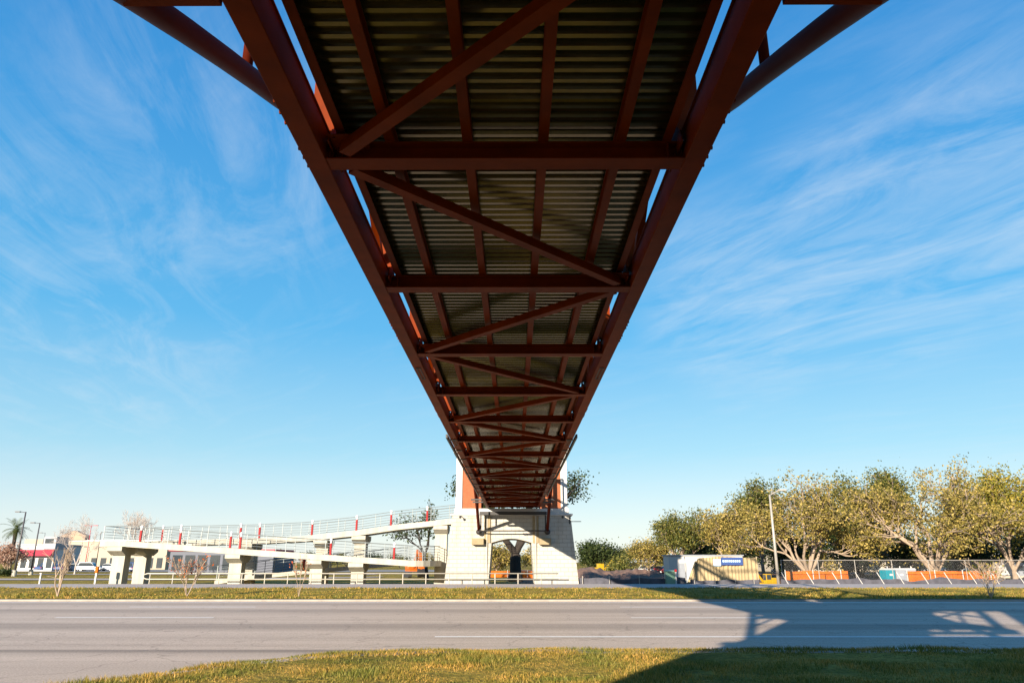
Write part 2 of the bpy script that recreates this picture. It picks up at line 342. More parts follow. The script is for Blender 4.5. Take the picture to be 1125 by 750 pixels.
# hairline cracks
vo = t.nodes.new('ShaderNodeTexVoronoi'); vo.feature='DISTANCE_TO_EDGE'; vo.inputs['Scale'].default_value=.35; 
nd = t.nodes.new('ShaderNodeTexNoise'); nd.inputs['Scale'].default_value=1.3; t.links.new(tcn.outputs['Object'], nd.inputs['Vector'])
va = t.nodes.new('ShaderNodeVectorMath'); va.operation='ADD'; t.links.new(tcn.outputs['Object'], va.inputs[0]); t.links.new(nd.outputs['Color'], va.inputs[1]); t.links.new(va.outputs[0], vo.inputs['Vector'])
ck = t.nodes.new('ShaderNodeMapRange'); ck.inputs[1].default_value=0; ck.inputs[2].default_value=.012; ck.inputs[3].default_value=.7; ck.inputs[4].default_value=1; t.links.new(vo.outputs['Distance'], ck.inputs[0])
fac = mth('MULTIPLY', fac, ck.outputs[0], t=t)
mm = t.nodes.new('ShaderNodeMix'); mm.data_type='RGBA'; mm.blend_type='MULTIPLY'; mm.inputs[0].default_value=1; t.links.new(cr.outputs[0], mm.inputs[6]); t.links.new(fac, mm.inputs[7]); t.links.new(mm.outputs[2], b.inputs['Base Color'])
bp = t.nodes.new('ShaderNodeBump'); bp.inputs['Distance'].default_value=.006; t.links.new(n1.outputs['Fac'], bp.inputs['Height']); t.links.new(bp.outputs[0], b.inputs['Normal'])
road = MB().add([(-400,2,-.1),(400,2,-.1),(400,33.1,-.02),(-400,33.1,-.02)], [(0,1,2,3)]).build('road', rm, recalc=False); structure(road)
def rz_(y): return -.1+.08*(y-2)/31.1
mk_ = MB()
def strip(x0, x1, y, wd=.16): mk_.add([(x0,y-wd/2,rz_(y-wd/2)+.005),(x1,y-wd/2,rz_(y-wd/2)+.005),(x1,y+wd/2,rz_(y+wd/2)+.005),(x0,y+wd/2,rz_(y+wd/2)+.005)], [(0,1,2,3)])
strip(-1.85, 200, 18.1, .17)
for x in (-105,-90,-75,-60,-45,-30): strip(x-.5, x+4, 23.9, .16)
strip(-14.2,-9.3,23.9,.16); strip(3.6,7.6,23.9,.16); strip(18.3,22.4,23.9,.16); strip(33,37,23.9)
strip(-14.6,-9.8,29.2,.18); strip(4.0,8.4,29.2,.18); strip(22,27,29.2,.18); strip(-33,-28,29.2,.18)
strip(-200,200,32.3,.18)
structure(mk_.build('road_markings', M['mark'], recalc=False))
kb = MB()
kb.box(-300,300,33.1,33.28,-.1,.06); structure(kb.build('kerb', M['kerb'], bevel=.02))
sw = MB(); sw.box(-300,300,46.6,55.2,-.3,.085)
for i in range(-30,50): pass
structure(sw.build('sidewalk', M['side']))
# verges
vm = bpy.data.materials.new('verge_turf'); vm.use_nodes=True; t = vm.node_tree; b=t.nodes['Principled BSDF']; b.inputs['Roughness'].default_value=.95; b.inputs['Specular IOR Level'].default_value=.1
tcn = t.nodes.new('ShaderNodeTexCoord'); g1, gf = grasscol(t, tcn.outputs['Object'], ((.12,.10,.015),(.24,.175,.03),(.36,.24,.05))); t.links.new(g1, b.inputs['Base Color'])
bp = t.nodes.new('ShaderNodeBump'); bp.inputs['Distance'].default_value=.05; t.links.new(gf, bp.inputs['Height']); t.links.new(bp.outputs[0], b.inputs['Normal'])
EDGE = [(-40,2.5),(-12,5.6),(-8,8.2),(-6.6,10.2),(-6.0,11.0),(-5.3,12.4),(-4.5,13.75),(-3.4,14.6),(-2.1,15.1),(-.6,15.4),(400,15.4)]
def edge_y(x):
    for (a,b_),(c,d) in zip(EDGE, EDGE[1:]):
        if a <= x <= c: return b_+(d-b_)*(x-a)/(c-a)
    return 2.5
def edge_n(x): return edge_y(x)+.16*noise.noise((x*1.1,3,0))+.07*noise.noise((x*4.2,8,0))
xs = [-200,-100,-60,-40,-30,-22]+[-20+.25*i for i in range(161)]+[21,24,30,45,80,200]
rows = 26; vs=[]; fs=[]
for x in xs:
    e = edge_n(x)
    for j in range(rows):
        q = j/(rows-1); y = -14+(e+14)*q
        if x < -19: y = -14+(min(e,2.2)+14)*q
        z = .03*noise.noise((x*.8,y*.8,0))+.02-.075*(q>.999)-.04*sm(e-.6,e,y)
        if x < -6 and q > .999: z = -.13
        vs.append((x,y,z))
for i in range(len(xs)-1):
    for j in range(rows-1): a=i*rows+j; fs.append((a,a+rows,a+rows+1,a+1))
me = bpy.data.meshes.new('near_verge'); me.from_pydata(vs,[],fs); me.materials.append(vm); me.polygons.foreach_set('use_smooth',[True]*len(fs))
o = bpy.data.objects.new('near_verge', me); col.objects.link(o); structure(o)
fx = [-300,-150,-80]+[-50+i for i in range(101)]+[80,150,300]; fy=[33.28,33.5,34.5,36,38,40,42,44,45.6,46.6]
structure(grid_mesh('far_verge', fx, fy, lambda x,y: .075+.05*sm(33.3,40,y)*(1-sm(44,46.6,y))+.05*noise.noise((x*.4,y*.4,5))*sm(33.3,35,y)*(1-sm(45,46.6,y)), vm))
# grass blades
M['blade'] = leafmat('grass_blades', (.10,.11,.012), (.27,.215,.035), (.50,.34,.10), .3)
t = M['blade'].node_tree; b = t.nodes['Principled BSDF']; cr_ = [n for n in t.nodes if n.type=='VALTORGB'][0]
tcn = t.nodes.new('ShaderNodeTexCoord'); n1 = t.nodes.new('ShaderNodeTexNoise'); n1.inputs['Scale'].default_value=1.1; n1.inputs['Detail'].default_value=7; t.links.new(tcn.outputs['Object'], n1.inputs['Vector'])
c2_ = t.nodes.new('ShaderNodeValToRGB'); c2_.color_ramp.elements[0].position=.38; c2_.color_ramp.elements[0].color=(.55,.72,.6,1); c2_.color_ramp.elements[1].position=.62; c2_.color_ramp.elements[1].color=(1.25,1.0,.95,1)
t.links.new(n1.outputs['Fac'], c2_.inputs[0]); mm = t.nodes.new('ShaderNodeMix'); mm.data_type='RGBA'; mm.blend_type='MULTIPLY'; mm.inputs[0].default_value=1
t.links.new(cr_.outputs[0], mm.inputs[6]); t.links.new(c2_.outputs[0], mm.inputs[7]); t.links.new(mm.outputs[2], b.inputs['Base Color'])
for n in t.nodes:
    if n.type=='BSDF_TRANSLUCENT': t.links.new(mm.outputs[2], n.inputs[0])
def blades(name, n, xr, yr, zf, hh, ww, m, ok, seed):
    rd = random.Random(seed); vs=[]; fs=[]
    while len(fs) < n:
        x = rd.uniform(*xr); y = rd.uniform(*yr)
        if not ok(x,y): continue
        k = .45+1.0*max(0,noise.noise((x*.7,y*.7,2))+.4)*(1+.9*max(0,noise.noise((x*4,y*4,6))))
        if noise.noise((x*1.3,y*1.3,11)) > .38 and rd.random() < .8: continue
        h = rd.uniform(*hh)*k; a = rd.uniform(0,6.28); wd = rd.uniform(*ww); l = h*rd.uniform(.2,.9); b2 = rd.uniform(0,6.28); z = zf(x,y)-.01
        i = len(vs); cx, sx = math.cos(a)*wd, math.sin(a)*wd
        vs += [(x-cx,y-sx,z),(x+cx,y+sx,z),(x+math.cos(b2)*l,y+math.sin(b2)*l,z+h)]; fs.append((i,i+1,i+2))
    me = bpy.data.meshes.new(name); me.from_pydata(vs,[],fs); me.materials.append(m)
    o = bpy.data.objects.new(name, me); col.objects.link(o); structure(o,'stuff'); return o
def nz_(x,y): return .03*noise.noise((x*.8,y*.8,0))+.02-.075*sm(edge_y(x)-.5,edge_y(x)+.1,y)
g = blades('grass', 150000, (-13,15), (7.5,15.6), nz_, (.03,.075), (.004,.009), M['blade'], lambda x,y: y < edge_n(x)-.16*random.random()**2, 5); tag(g,'short yellow green turf on the near roadside verge','grass')
g = blades('grass', 70000, (-32,36), (33.35,46.6), lambda x,y:.09, (.04,.13), (.012,.03), M['blade'], lambda x,y: True, 6); tag(g,'dry yellow green turf between road and sidewalk','grass')

# ------------------------------------------------------------------ the bridge
XC = -.09; ZB = 5.60
nodes_y = [-.55]+[3.08+3.7*k for k in range(0,15)]; nodes_y[-1] = 54.88; nodes_y.append(57.0)
Y0, Y1 = -.62, 57.25
br = thing('footbridge', 'red-brown steel arch footbridge crossing high over the road', 'footbridge', (XC, 0, 0))
for sx in (-1,1):
    X = sx*1.98; m = MB()
    # hollow box chord with slotted underside plates
    m.box(X-.11, X+.11, Y0, Y1, ZB, ZB+.34); m.box(X-.125, X+.125, Y0, Y1, ZB+.335, ZB+.36)
    c = m.build('bottom_chord', M['steel'], br, bevel=.008)
    for ys in (15.6, 25.4, 35.2, 45.0):
        s_ = MB(); s_.path([(X-.035,ys-.45,ZB-.004),(X-.035,ys+.45,ZB-.004)], .012, 6); s_.path([(X+.035,ys-.45,ZB-.004),(X+.035,ys+.45,ZB-.004)], .012, 6)
        s_.box(X-.05,X+.05,ys-.5,ys-.46,ZB-.016,ZB+.002); s_.box(X-.05,X+.05,ys+.46,ys+.5,ZB-.016,ZB+.002)
        s_.build('drain_slot', M['black'], c)
    for yb in (5.75, 6.55, 12.2, 13.0, 19.8, 20.6):
        s_ = MB().box(min(X+sx*.105,X+sx*.118),max(X+sx*.105,X+sx*.118),yb-.06,yb+.40,ZB+.02,ZB+.27)
        for k in range(3): s_.tube((X+sx*.10,yb+k*.17,ZB+.06),(X+sx*.145,yb+k*.17,ZB+.06),.02,n=6); s_.tube((X+sx*.10,yb+k*.17,ZB+.22),(X+sx*.145,yb+k*.17,ZB+.22),.02,n=6)
        s_.build('splice_bolts', M['steel'], c)
    u = MB(); xo = X+sx*.20
    u.box(xo-.03,xo+.03,24.2,47.5,ZB-.02,ZB+.10)
    yy = 24.6
    while yy < 47.5:
        u.box(min(X-sx*.115,xo),max(X-sx*.115,xo),yy,yy+.14,ZB-.03,ZB-.008); yy += 3.7/1.5
    u.build('utility_rail', M['black'], br)
    # upper chords of the side truss
    MB().box(X-.10,X+.10,Y0+.3,Y1-.3,8.35,8.57).build('top_chord', M['steel'], br, bevel=.008)
    MB().tube((X+.0*sx,Y0+.3,6.98),(X,Y1-.3,6.98),.065,n=10).build('mid_rail', M['arch'], br, smooth=True)
    for z_ in (6.35,6.65,7.3): MB().tube((sx*1.62,Y0+.3,z_),(sx*1.62,Y1-.3,z_),.022,n=6).build('handrail', M['steel'], br)
    for k, y in enumerate(nodes_y):
        y_ = y-.0 if 0 < k < len(nodes_y)-1 else (y+.35 if k==0 else y-.35)
        MB().box(X-sx*.045-.125,X-sx*.045+.125,y_-.09,y_+.09,ZB+.361,8.349).build('truss_post', M['steel'], br, bevel=.006)
        if k < len(nodes_y)-1:
            a, b_ = y_+.06, (nodes_y[k+1] if k+1 < len(nodes_y)-1 else nodes_y[k+1]-.35)-.06
            z0, z1 = ZB+.42, 8.3
            p, q = ((X,a,z0),(X,b_,z1)) if k%2 else ((X,a,z1),(X,b_,z0))
            MB().beam(p,q,.10,.12).build('truss_diagonal', M['steel'], br)
    # gusset plates seen in the gap beside the chord
    for y in nodes_y[1:-1]:
        g_ = MB(); xi = X-sx*.175; g_.prism([(y-.32,ZB+.10),(y+.32,ZB+.10),(y+.16,ZB+.34),(y+.12,6.35),(y-.12,6.35),(y-.16,ZB+.34)],'x',xi-.008,xi+.008)
        g_.build('gusset_plate', M['steel'], br)
# floor beams: wide-flange sections
for y in nodes_y:
    m = MB(); w_ = 1.875
    m.box(-w_,w_,y-.115,y+.115,ZB+.012,ZB+.028); m.box(-w_,w_,y-.008,y+.008,ZB+.03,ZB+.20); m.box(-w_,w_,y-.115,y+.115,ZB+.198,ZB+.212)
    for x in (-1.7,1.7): m.box(x-.006,x+.006,y-.11,y+.11,ZB+.029,ZB+.197)
    m.build('floor_beam', M['steel'], br)
# zigzag lateral bracing
for k in range(len(nodes_y)-1):
    a, b_ = nodes_y[k], nodes_y[k+1]
    s_ = 1 if k%2 else -1
    p = (-s_*1.66, a+.17, ZB+.085); q = (s_*1.66, b_-.17, ZB+.085)
    if nodes_y[k] == 3.08: pass
    MB().beam((s_*1.66,a+.17,ZB+.085),(-s_*1.66,b_-.17,ZB+.085),.13,.12).build('lateral_brace', M['steel'], br)
for k in range(len(nodes_y)-1):
    a, b_ = nodes_y[k], nodes_y[k+1]; s_ = 1 if k%2 else -1
    for x_, y_ in ((s_*1.62, a+.20), (-s_*1.62, b_-.20)):
        m = MB().box(x_-.20,x_+.20,y_-.15,y_+.15,ZB+.146,ZB+.156)
        for i in (-.13,0,.13):
            for j in (-.10,.10): m.tube((x_+i,y_+j,ZB+.128),(x_+i,y_+j,ZB+.147),.015,n=6)
        m.build('brace_plate', M['steel'], br)
for x in (-1.21,-.4,.4,1.21):
    m = MB(); m.box(x-.05,x+.05,Y0,Y1,ZB+.214,ZB+.225); m.box(x-.006,x+.006,Y0,Y1,ZB+.225,ZB+.35); m.box(x-.05,x+.05,Y0,Y1,ZB+.35,ZB+.362); m.build('stringer', M['steel'], br)
for sx in (-1,1):
    x = sx*1.69; m = MB(); m.box(x-.045,x+.045,Y0,Y1,ZB+.214,ZB+.228); m.box(x+sx*.035,x+sx*.045,Y0,Y1,ZB+.228,ZB+.53); m.build('edge_stringer', M['steel'], br)
# corrugated steel deck
pro = []; y = Y0; zt, zb = ZB+.415, ZB+.365
while y < Y1-.155:
    pro += [(y,zb),(y+.052,zb),(y+.074,zt),(y+.130,zt)]; y += .154
pro += [(y, zb)]
vs=[]; fs=[]
for yv, zv in pro: vs += [(-1.72,yv,zv),(1.72,yv,zv)]
for i in range(len(pro)-1): fs.append((2*i,2*i+1,2*i+3,2*i+2))
MB().add(vs,fs).build('corrugated_deck', M['galv'], br, recalc=False)
MB().box(-1.727,1.727,Y0,Y1,ZB+.418,ZB+.53).build('deck_slab', M['slab'], br)
# arches
AY0, AY1, AZ0, AR = -.35, 57.1, 3.34, 7.7
def arch_z(y): t_ = (y-AY0)/(AY1-AY0); return AZ0+.41*t_+4*AR*t_*(1-t_)
def arch_x(y):
    t_ = (y-AY0)/(AY1-AY0); return 2.86-.26*sm(.6,1,t_)-.75*sm(7.1,9.6,arch_z(y))
for sx in (-1,1):
    pts = [(sx*arch_x(AY0+(AY1-AY0)*i/70), AY0+(AY1-AY0)*i/70, arch_z(AY0+(AY1-AY0)*i/70)) for i in range(71)]
    a = MB().path(pts, .115, 16).build('arch', M['arch'], br, smooth=True)
    for y in (AY0+.1, AY1-.12):
        MB().ball((sx*arch_x(y), y, arch_z(y)-.02), .23, .9, 14, 8).build('arch_bearing', M['black'], br, smooth=True)
    for y in (4.38, 52.6, 50.4):
        m = MB(); m.box(min(sx*2.12,sx*2.86),max(sx*2.12,sx*2.86),y-.13,y+.13,ZB+.02,ZB+(.30 if y<10 else .11)); m.build('outrigger', M['black'] if y>50 else M['steel'], br)
    for k, y in enumerate(nodes_y[1:-1]):
        z = arch_z(y); x = sx*arch_x(y)
        if z < 8.3: MB().tube((x,y,z),(x,y,8.46),.06,n=10).build('arch_post', M['arch'], br, smooth=True)
        else: MB().tube((x,y,z),(sx*2.0,y,8.5),.022,n=6).build('hanger', M['arch'], br)
        if z < 8.3: MB().box(min(sx*2.1,x),max(sx*2.1,x),y-.05,y+.05,8.40,8.52).build('strut', M['arch'], br)
for y in (56.6, 0.0):
    MB().tube((-2.6,y,3.85),(2.6,y,3.85),.045,n=8).build('tie_rod', M['black'], br)
    MB().box(-2.55,2.55,y-.2,y+.1,5.02,5.26).build('end_beam', M['black'], br)
    for sx in (-1,1): MB().box(sx*2.45-.05,sx*2.45+.05,y-.1,y+.08,3.9,5.0).build('end_strut', M['black'], br)
for y in [nodes_y[k] for k in (5,7,9,11)]:
    MB().tube((-arch_x(y),y,arch_z(y)),(arch_x(y),y,arch_z(y)),.07,n=8).build('arch_cross_tube', M['arch'], br)

# ------------------------------------------------------------------ towers (local: front face at y=0 facing -y)
def make_tower(label, loc, rz):
    tw = thing('bridge_tower', label, 'tower', loc, rz, 'towers carrying the footbridge')
    D = 4.2
    # tapered blockwork base with an arched passage: two legs and the arch head between them
    zt, wt, wb, op = 5.02, 4.55, 5.05, 1.62
    for sx in (-1,1):
        m = MB(); a, b_, c, d = sx*op, sx*(wb), sx*(wt), sx*(op-.10)
        fb, ft = -.12, 0.0
        m.add([(a+sx*.12,fb,0),(b_,fb,0),(b_,D+.12,0),(a+sx*.12,D+.12,0),(d,ft,3.0),(sx*(wb-(wb-wt)*3/zt),ft-.05,3.0),(sx*(wb-(wb-wt)*3/zt),D+.05,3.0),(d,D,3.0)],
              [(0,1,2,3),(4,5,6,7),(0,1,5,4),(1,2,6,5),(2,3,7,6),(3,0,4,7)])
        m.build('base_leg', M['block'], tw)
    m = MB(); w3 = wb-(wb-wt)*3/zt
    n = 12; o3 = op-.10
    poly = [(-w3,3.003)]+[(-o3,3.003)]+[(-o3+2*o3*i/n, 3.003+.30*math.sin(math.pi*i/n)) for i in range(1,n)]+[(o3,3.003),(w3,3.003),(wt,zt),(-wt,zt)]
    # front and back skins joined: simple extrusion
    m.prism(poly,'y',0,D); m.build('base_head', M['block'], tw)
    for sx in (-1,1):
        MB().box(min(sx*2.1,sx*3.0),max(sx*2.1,sx*3.0),-.55,-.003,2.85,3.32).build('bearing_seat', M['tan'], tw, bevel=.02)
        MB().tube((sx*1.86,-.1,0.1),(sx*1.86,-.1,5.0),.05,n=8).build('downpipe', M['rail'], tw)
        MB().box(min(sx*1.62,sx*2.08),max(sx*1.62,sx*2.08),-.10,-.004,3.0,5.0).build('recess_pier', M['tan'], tw)
    MB().box(-4.72,4.72,-.10,D+.10,5.023,5.16).build('band_course', M['white'], tw, bevel=.03)
    MB().box(-4.42,4.42,.0,D,5.163,5.55).build('plinth', M['white'], tw)
    H = 11.0; hw = 4.32; po = 2.35; ph = 9.3
    for sx in (-1,1):
        for yy in ((.05,.45),(D-.45,D-.05)):
            MB().box(min(sx*po,sx*(hw-.5)),max(sx*po,sx*(hw-.5)),yy[0],yy[1],5.553,ph).build('brick_panel', M['brick'], tw)
        MB().box(min(sx*(hw-.35),sx*(hw-.02)),max(sx*(hw-.35),sx*(hw-.02)),.5,D-.5,5.553,H-1.2).build('side_wall', M['brick'], tw)
        for yy in ((0,.52),(D-.52,D)):
            MB().box(min(sx*(hw-.5),sx*hw),max(sx*(hw-.5),sx*hw),yy[0]-.03,yy[1]+.03,5.553,H-1.2).build('pilaster', M['white'], tw, bevel=.02)
    for yy in ((.05,.45),(D-.45,D-.05)):
        MB().box(-(hw-.5),(hw-.5),yy[0],yy[1],ph+.003,H-1.203).build('lintel_panel', M['brick'], tw)
    MB().box(-hw-.25,hw+.25,-.28,D+.28,H-1.2,H-.85).build('cornice', M['white'], tw, bevel=.04)
    m = MB(); z0=H-.848; m.add([(-hw-.4,-.4,z0),(hw+.4,-.4,z0),(hw+.4,D+.4,z0),(-hw-.4,D+.4,z0),(-1.2,D/2-.2,H+.6),(1.2,D/2-.2,H+.6),(1.2,D/2+.2,H+.6),(-1.2,D/2+.2,H+.6)],
         [(0,3,2,1),(4,5,6,7),(0,1,5,4),(1,2,6,5),(2,3,7,6),(3,0,4,7)]); m.build('roof', M['steel'], tw)
    for sx in (-1,1):
        m = MB(); m.tube((sx*3.9,-.12,5.0),(sx*3.9,-.5,4.92),.03,n=6); m.ball((sx*3.9,-.55,4.88),.10); m.build('wall_lamp', M['black'], tw)
    m = MB(); m.box(4.42,5.35,-.02,.04,4.55,4.6); m.box(4.42,4.5,-.06,.06,4.4,4.9); m.build('side_bracket', M['black'], tw)
    return tw
TWY = 57.35
make_tower('white block and brick tower at the far end of the bridge with arched passage', (-.22, TWY, .0), 0)
make_tower('white block and brick tower carrying the near end of the bridge behind the camera', (-.1, -.75, .0), math.pi)

# ------------------------------------------------------------------ access ramp
rp = thing('access_ramp', 'white concrete switchback ramp with railings leading up to the far tower', 'ramp', (0,0,0))
def ramp_run(pts, y0, y1, th=.42, rail=True, lp=(), lpy=None):
    # pts = [(x, ztop)...]
    m = MB(); n = len(pts)
    top = pts; poly = [(x,z) for x,z in pts]+[(x,z-th) for x,z in reversed(pts)]
    m.prism(poly,'y',y0,y1); 
    d = m.build('ramp_deck', M['conc'], rp)
    if rail:
        for y in (y0+.12, y1-.12):
            r = MB(); 
            for h in (.25,.45,.65,.85,1.08):
                r.path([(x,y,z+h) for x,z in pts], .014 if h < 1 else .03, 6)
            x = pts[0][0]; 
            def zat(x):
                for (a,za),(b_,zb) in zip(pts,pts[1:]):
                    if min(a,b_)-1e-6 <= x <= max(a,b_)+1e-6: return za+(zb-za)*(x-a)/(b_-a)
                return pts[-1][1]
            lo, hi = min(pts[0][0],pts[-1][0]), max(pts[0][0],pts[-1][0]); x = lo+.1
            while x < hi: r.box(x-.022,x+.022,y-.022,y+.022,zat(x)-.02,zat(x)+1.1); x += 1.5
            r.build('railing', M['grail'], rp)
        for x in lp:
            y = lpy if lpy else y0+.14
            z = zat(x); q = MB(); q.box(x-.07,x+.07,y-.07,y+.07,z-.01,z+.86); q = q.build('light_post', M['red'], rp)
            g_ = MB(); g_.tube((x,y,z+.86),(x,y,z+1.02),.07,n=8); g_.ball((x,y,z+1.10),.11,1.1); g_.build('globe', M['globe'], q, smooth=True)
UY0, UY1, LY0, LY1 = 60.6, 63.2, 56.9, 59.5
def X_(px, Y): return at(px, 600, Y).x
upper = [(-4.7,5.0),(X_(437,UY0),4.52),(X_(392,UY0),4.05),(X_(332,UY0),3.6),(X_(277,UY0),3.42),(X_(200,UY0),3.3),(-29.4,3.2)]
lower = [(-29.4,3.12),(X_(240,LY0),2.66),(X_(389,LY0),1.98),(X_(449,LY0),1.72)]
ramp_run(upper, UY0, UY1, lp=[X_(p,UY0) for p in (468,428,390,341,283,262,196,176)])
ramp_run(lower, LY0, LY1, lp=[X_(p,LY0) for p in (433,363,263,252,196,152)])
low3 = [(X_(449,UY0),1.70),(X_(347,UY0),1.05),(X_(285,UY0),.62),(X_(240,UY0),.2)]
ramp_run(low3, UY0, UY1, th=.3, lp=[X_(p,UY0) for p in (335,)])
# turning landings
m = MB(); m.box(-31.4,-29.402,LY0,UY1,2.72,3.14); m.build('landing', M['conc'], rp)
m = MB(); xr = X_(449,LY0); n=12; cy=(LY0+UY1)/2; ry=(UY1-LY0)/2
poly = [(xr+.002,LY0)]+[(xr+2.2*math.sin(math.pi*i/n), cy-ry*math.cos(math.pi*i/n)) for i in range(1,n)]+[(xr+.002,UY1)]
m.prism(poly,'z',1.28,1.70); m.build('landing', M['conc'], rp)
def post_rail(pts, zt_):
    r = MB()
    for h in (.25,.45,.65,.85,1.08): r.path([(x,y,zt_+h) for x,y in pts], .014 if h<1 else .03, 6)
    for x,y in pts: r.box(x-.022,x+.022,y-.022,y+.022,zt_-.02,zt_+1.1)
    r.build('railing', M['grail'], rp)
post_rail([(xr+2.05*math.sin(math.pi*i/n), cy-(ry-.12)*math.cos(math.pi*i/n)) for i in range(0,n+1)], 1.70)
post_rail([(-29.4,LY0+.12)]+[(-31.25,LY0+.12+i*(UY1-LY0-.24)/4) for i in range(5)]+[(-29.4,UY1-.12)], 3.14)
def column(x, y, z1, w=.48, d=.45, capx=.56, capy=1.25, ych=None):
    m = MB(); zb = -.1
    m.box(x-w,x+w,y-d,y+d,zb,z1-.62); c = m.build('column', M['conc'], rp, bevel=.02)
    m = MB(); m.prism([(y-capy,z1),(y+capy,z1),(y+capy,z1-.3),(y+d+.1,z1-.618),(y-d-.1,z1-.618),(y-capy,z1-.3)],'x',x-capx,x+capx); m.build('cap_beam', M['conc'], c)
def zl(run, x):
    for (a,za),(b_,zb) in zip(run,run[1:]):
        if min(a,b_) <= x <= max(a,b_): return za+(zb-za)*(x-a)/(b_-a)
    return 3.13
for px in (262,350,395): x = X_(px,58); column(x, 58.2, zl(lower,x)-.425)
for px in (134,): x = X_(px,58); column(x, 58.2, zl(lower,x)-.425)
for px in (160,276,356,397,485): x = X_(px,62); column(x, 61.9, zl(upper,x)-.425)
# ------------------------------------------------------------------ pipe guard rail beside the sidewalk
gr = thing('guard_rail', 'long cream two-bar pipe railing along the back of the sidewalk', 'railing', (X_(162,55.6),55.6,0))
x0, x1 = 0, X_(613,55.6)-X_(162,55.6)
m = MB()
m.path([(x1,0,.80),(.3,0,.80),(.08,0,.74),(0,0,.60),(.08,0,.46),(.3,0,.40),(x1,0,.40)], .045, 8); m.build('rail_pipe', M['rail'], gr, smooth=True)
x = .5
while x < x1: MB().tube((x,0,-.1),(x,0,.78),.04,n=8).build('post', M['rail'], gr); x += 1.68

# ------------------------------------------------------------------ trees
def tree(name, label, base, H, wl, wr, seed, leaf, bark, nleaf, ls, r0, fork=.22, limbs=4, spread=.75, depth=5, lean=0, group=None, cat='tree', thin=1.0, clump=.55, parent=None, zlo=0.0, deep=3.0, wig=.22):
    rd = random.Random(seed); paths=[]; tips=[]
    def rv(): return Vector((rd.gauss(0,1), rd.gauss(0,1), rd.gauss(0,1))).normalized()
    def grow(p, d, L, r, k):
        pts=[p.copy()]; rr=[r]; n = 4 if k < 4 else 3
        for i in range(n):
            d = (d + rv()*wig + Vector((0,0,.06 if k>1 else 0))).normalized()
            p = p + d*(L/n); pts.append(p.copy()); rr.append(r*(1-.42*(i+1)/n))
            if k >= 2 and k < depth and rd.random() < .35:
                ax = rv(); dd = (d + ax*.75); dd.z = max(dd.z, -.15); grow(p.copy(), dd.normalized(), L*.55, r*.38, k+1)
        paths.append((pts, rr, k))
        if k >= depth: tips.append(p.copy()); return
        nb = 2 if rd.random() < .55 else 3
        for j in range(nb):
            ax = rv(); dd = d + ax*spread*rd.uniform(.6,1.1); dd.z = max(dd.z, -.22)
            grow(p.copy(), dd.normalized(), L*rd.uniform(.62,.85), r*(.60 if j else .68), k+1)
    th = max(fork*10, .01)
    if fork > .02:
        p = Vector((0,0,0)); pts=[p.copy()]; rr=[r0*1.35]; d = Vector((lean,0,1)).normalized()
        for i in range(3): p = p+d*(th/3)+rv()*.06; pts.append(p.copy()); rr.append(r0*(1-.06*i))
        paths.append((pts, rr, 0)); top = p
    else: top = Vector((0,0,0))
    a0 = rd.uniform(0,6.28)
    for j in range(limbs):
        a = a0+6.283*j/limbs+rd.uniform(-.3,.3); tl = rd.uniform(.35,.8)*spread*1.15
        d = Vector((math.cos(a)*tl+lean*.5, math.sin(a)*tl, 1)).normalized()
        grow(top.copy(), d, rd.uniform(2.4,3.2), r0*(.62 if fork>.02 else .8)*rd.uniform(.8,1.05), 1)
    allp = [q for pt,_,_ in paths for q in pt]
    zm = max(q.z for q in allp); xmn = min(q.x for q in allp); xmx = max(q.x for q in allp); ym = max(abs(q.y) for q in allp)
    fz = (H-clump)/zm; sl_ = (wl-clump)/max(-xmn,.3); sr_ = (wr-clump)/max(xmx,.3); fy = (wl+wr)/2/max(ym,.3)*.85
    def S(q): 
        k = sm(-1,1,q.x); fx_ = sl_*(1-k)+sr_*k; 
        return Vector((q.x*fx_, q.y*fy, q.z*fz))
    root = thing(name, label, cat, base, 0, group)
    tr = MB(); bn = MB()
    for pts, rr, k in paths:
        pp = [S(q) for q in pts]; ra = [max(.012*thin, q*thin) for q in rr]
        tr.path(pp, ra, 9 if k<2 else 6 if k<4 else 3, cap=False)
    tr.build('trunk', bark, root, smooth=True, recalc=False)
    if nleaf and tips:
        per = max(1, nleaf//len(tips)); lv=[]; lf=[]
        for q in tips:
            c = S(q); kk = rd.uniform(.0,1.9)**1.2; cs = clump*rd.uniform(.7,1.25)
            for i in range(int(per*kk)):
                o = Vector((rd.gauss(0,cs*.5), rd.gauss(0,cs*.5), rd.gauss(0,cs*.36)))
                n_ = c+o; a = rv()*ls*rd.uniform(.5,1.1); b2 = a.cross(rv()).normalized()*a.length*.55; i0=len(lv)
                lv += [n_-a, n_-b2, n_+a, n_+b2]; lf.append((i0,i0+1,i0+2,i0+3))
        m = MB(); m.v = [tuple(v) for v in lv]; m.f = lf
        m.build('crown', leaf, root, recalc=False)
    return root
def ptree(name, label, px, Y, top, pl, pr, **kw):
    x = at(px, 617, Y).x; z = gz(x, Y)-.15 if Y > 47 else kw.pop('z', .08)
    H = at(px, top, Y).z - z; wl = x-at(pl, 600, Y).x; wr = at(pr, 600, Y).x-x
    return tree(name, label, (x,Y,z), H, wl, wr, **kw)
OK_ = dict(bark=M['bark'])
G1 = 'live oaks beyond the construction site'
ptree('oak_tree','broad oak with pale spreading forked limbs, directly right of the tall light pole',885,100,512,796,962,seed=3,leaf=M['leaf_b'],nleaf=15500,ls=.20,r0=.46,fork=.08,limbs=7,spread=.98,clump=1.15,group=G1,**OK_)
ptree('oak_tree','largest oak at the right with wide fan of pale limbs over the orange barrier',1028,98,497,925,1122,seed=12,leaf=M['leaf_b'],nleaf=17500,ls=.20,r0=.56,fork=.08,limbs=7,spread=1.0,clump=1.2,group=G1,**OK_)
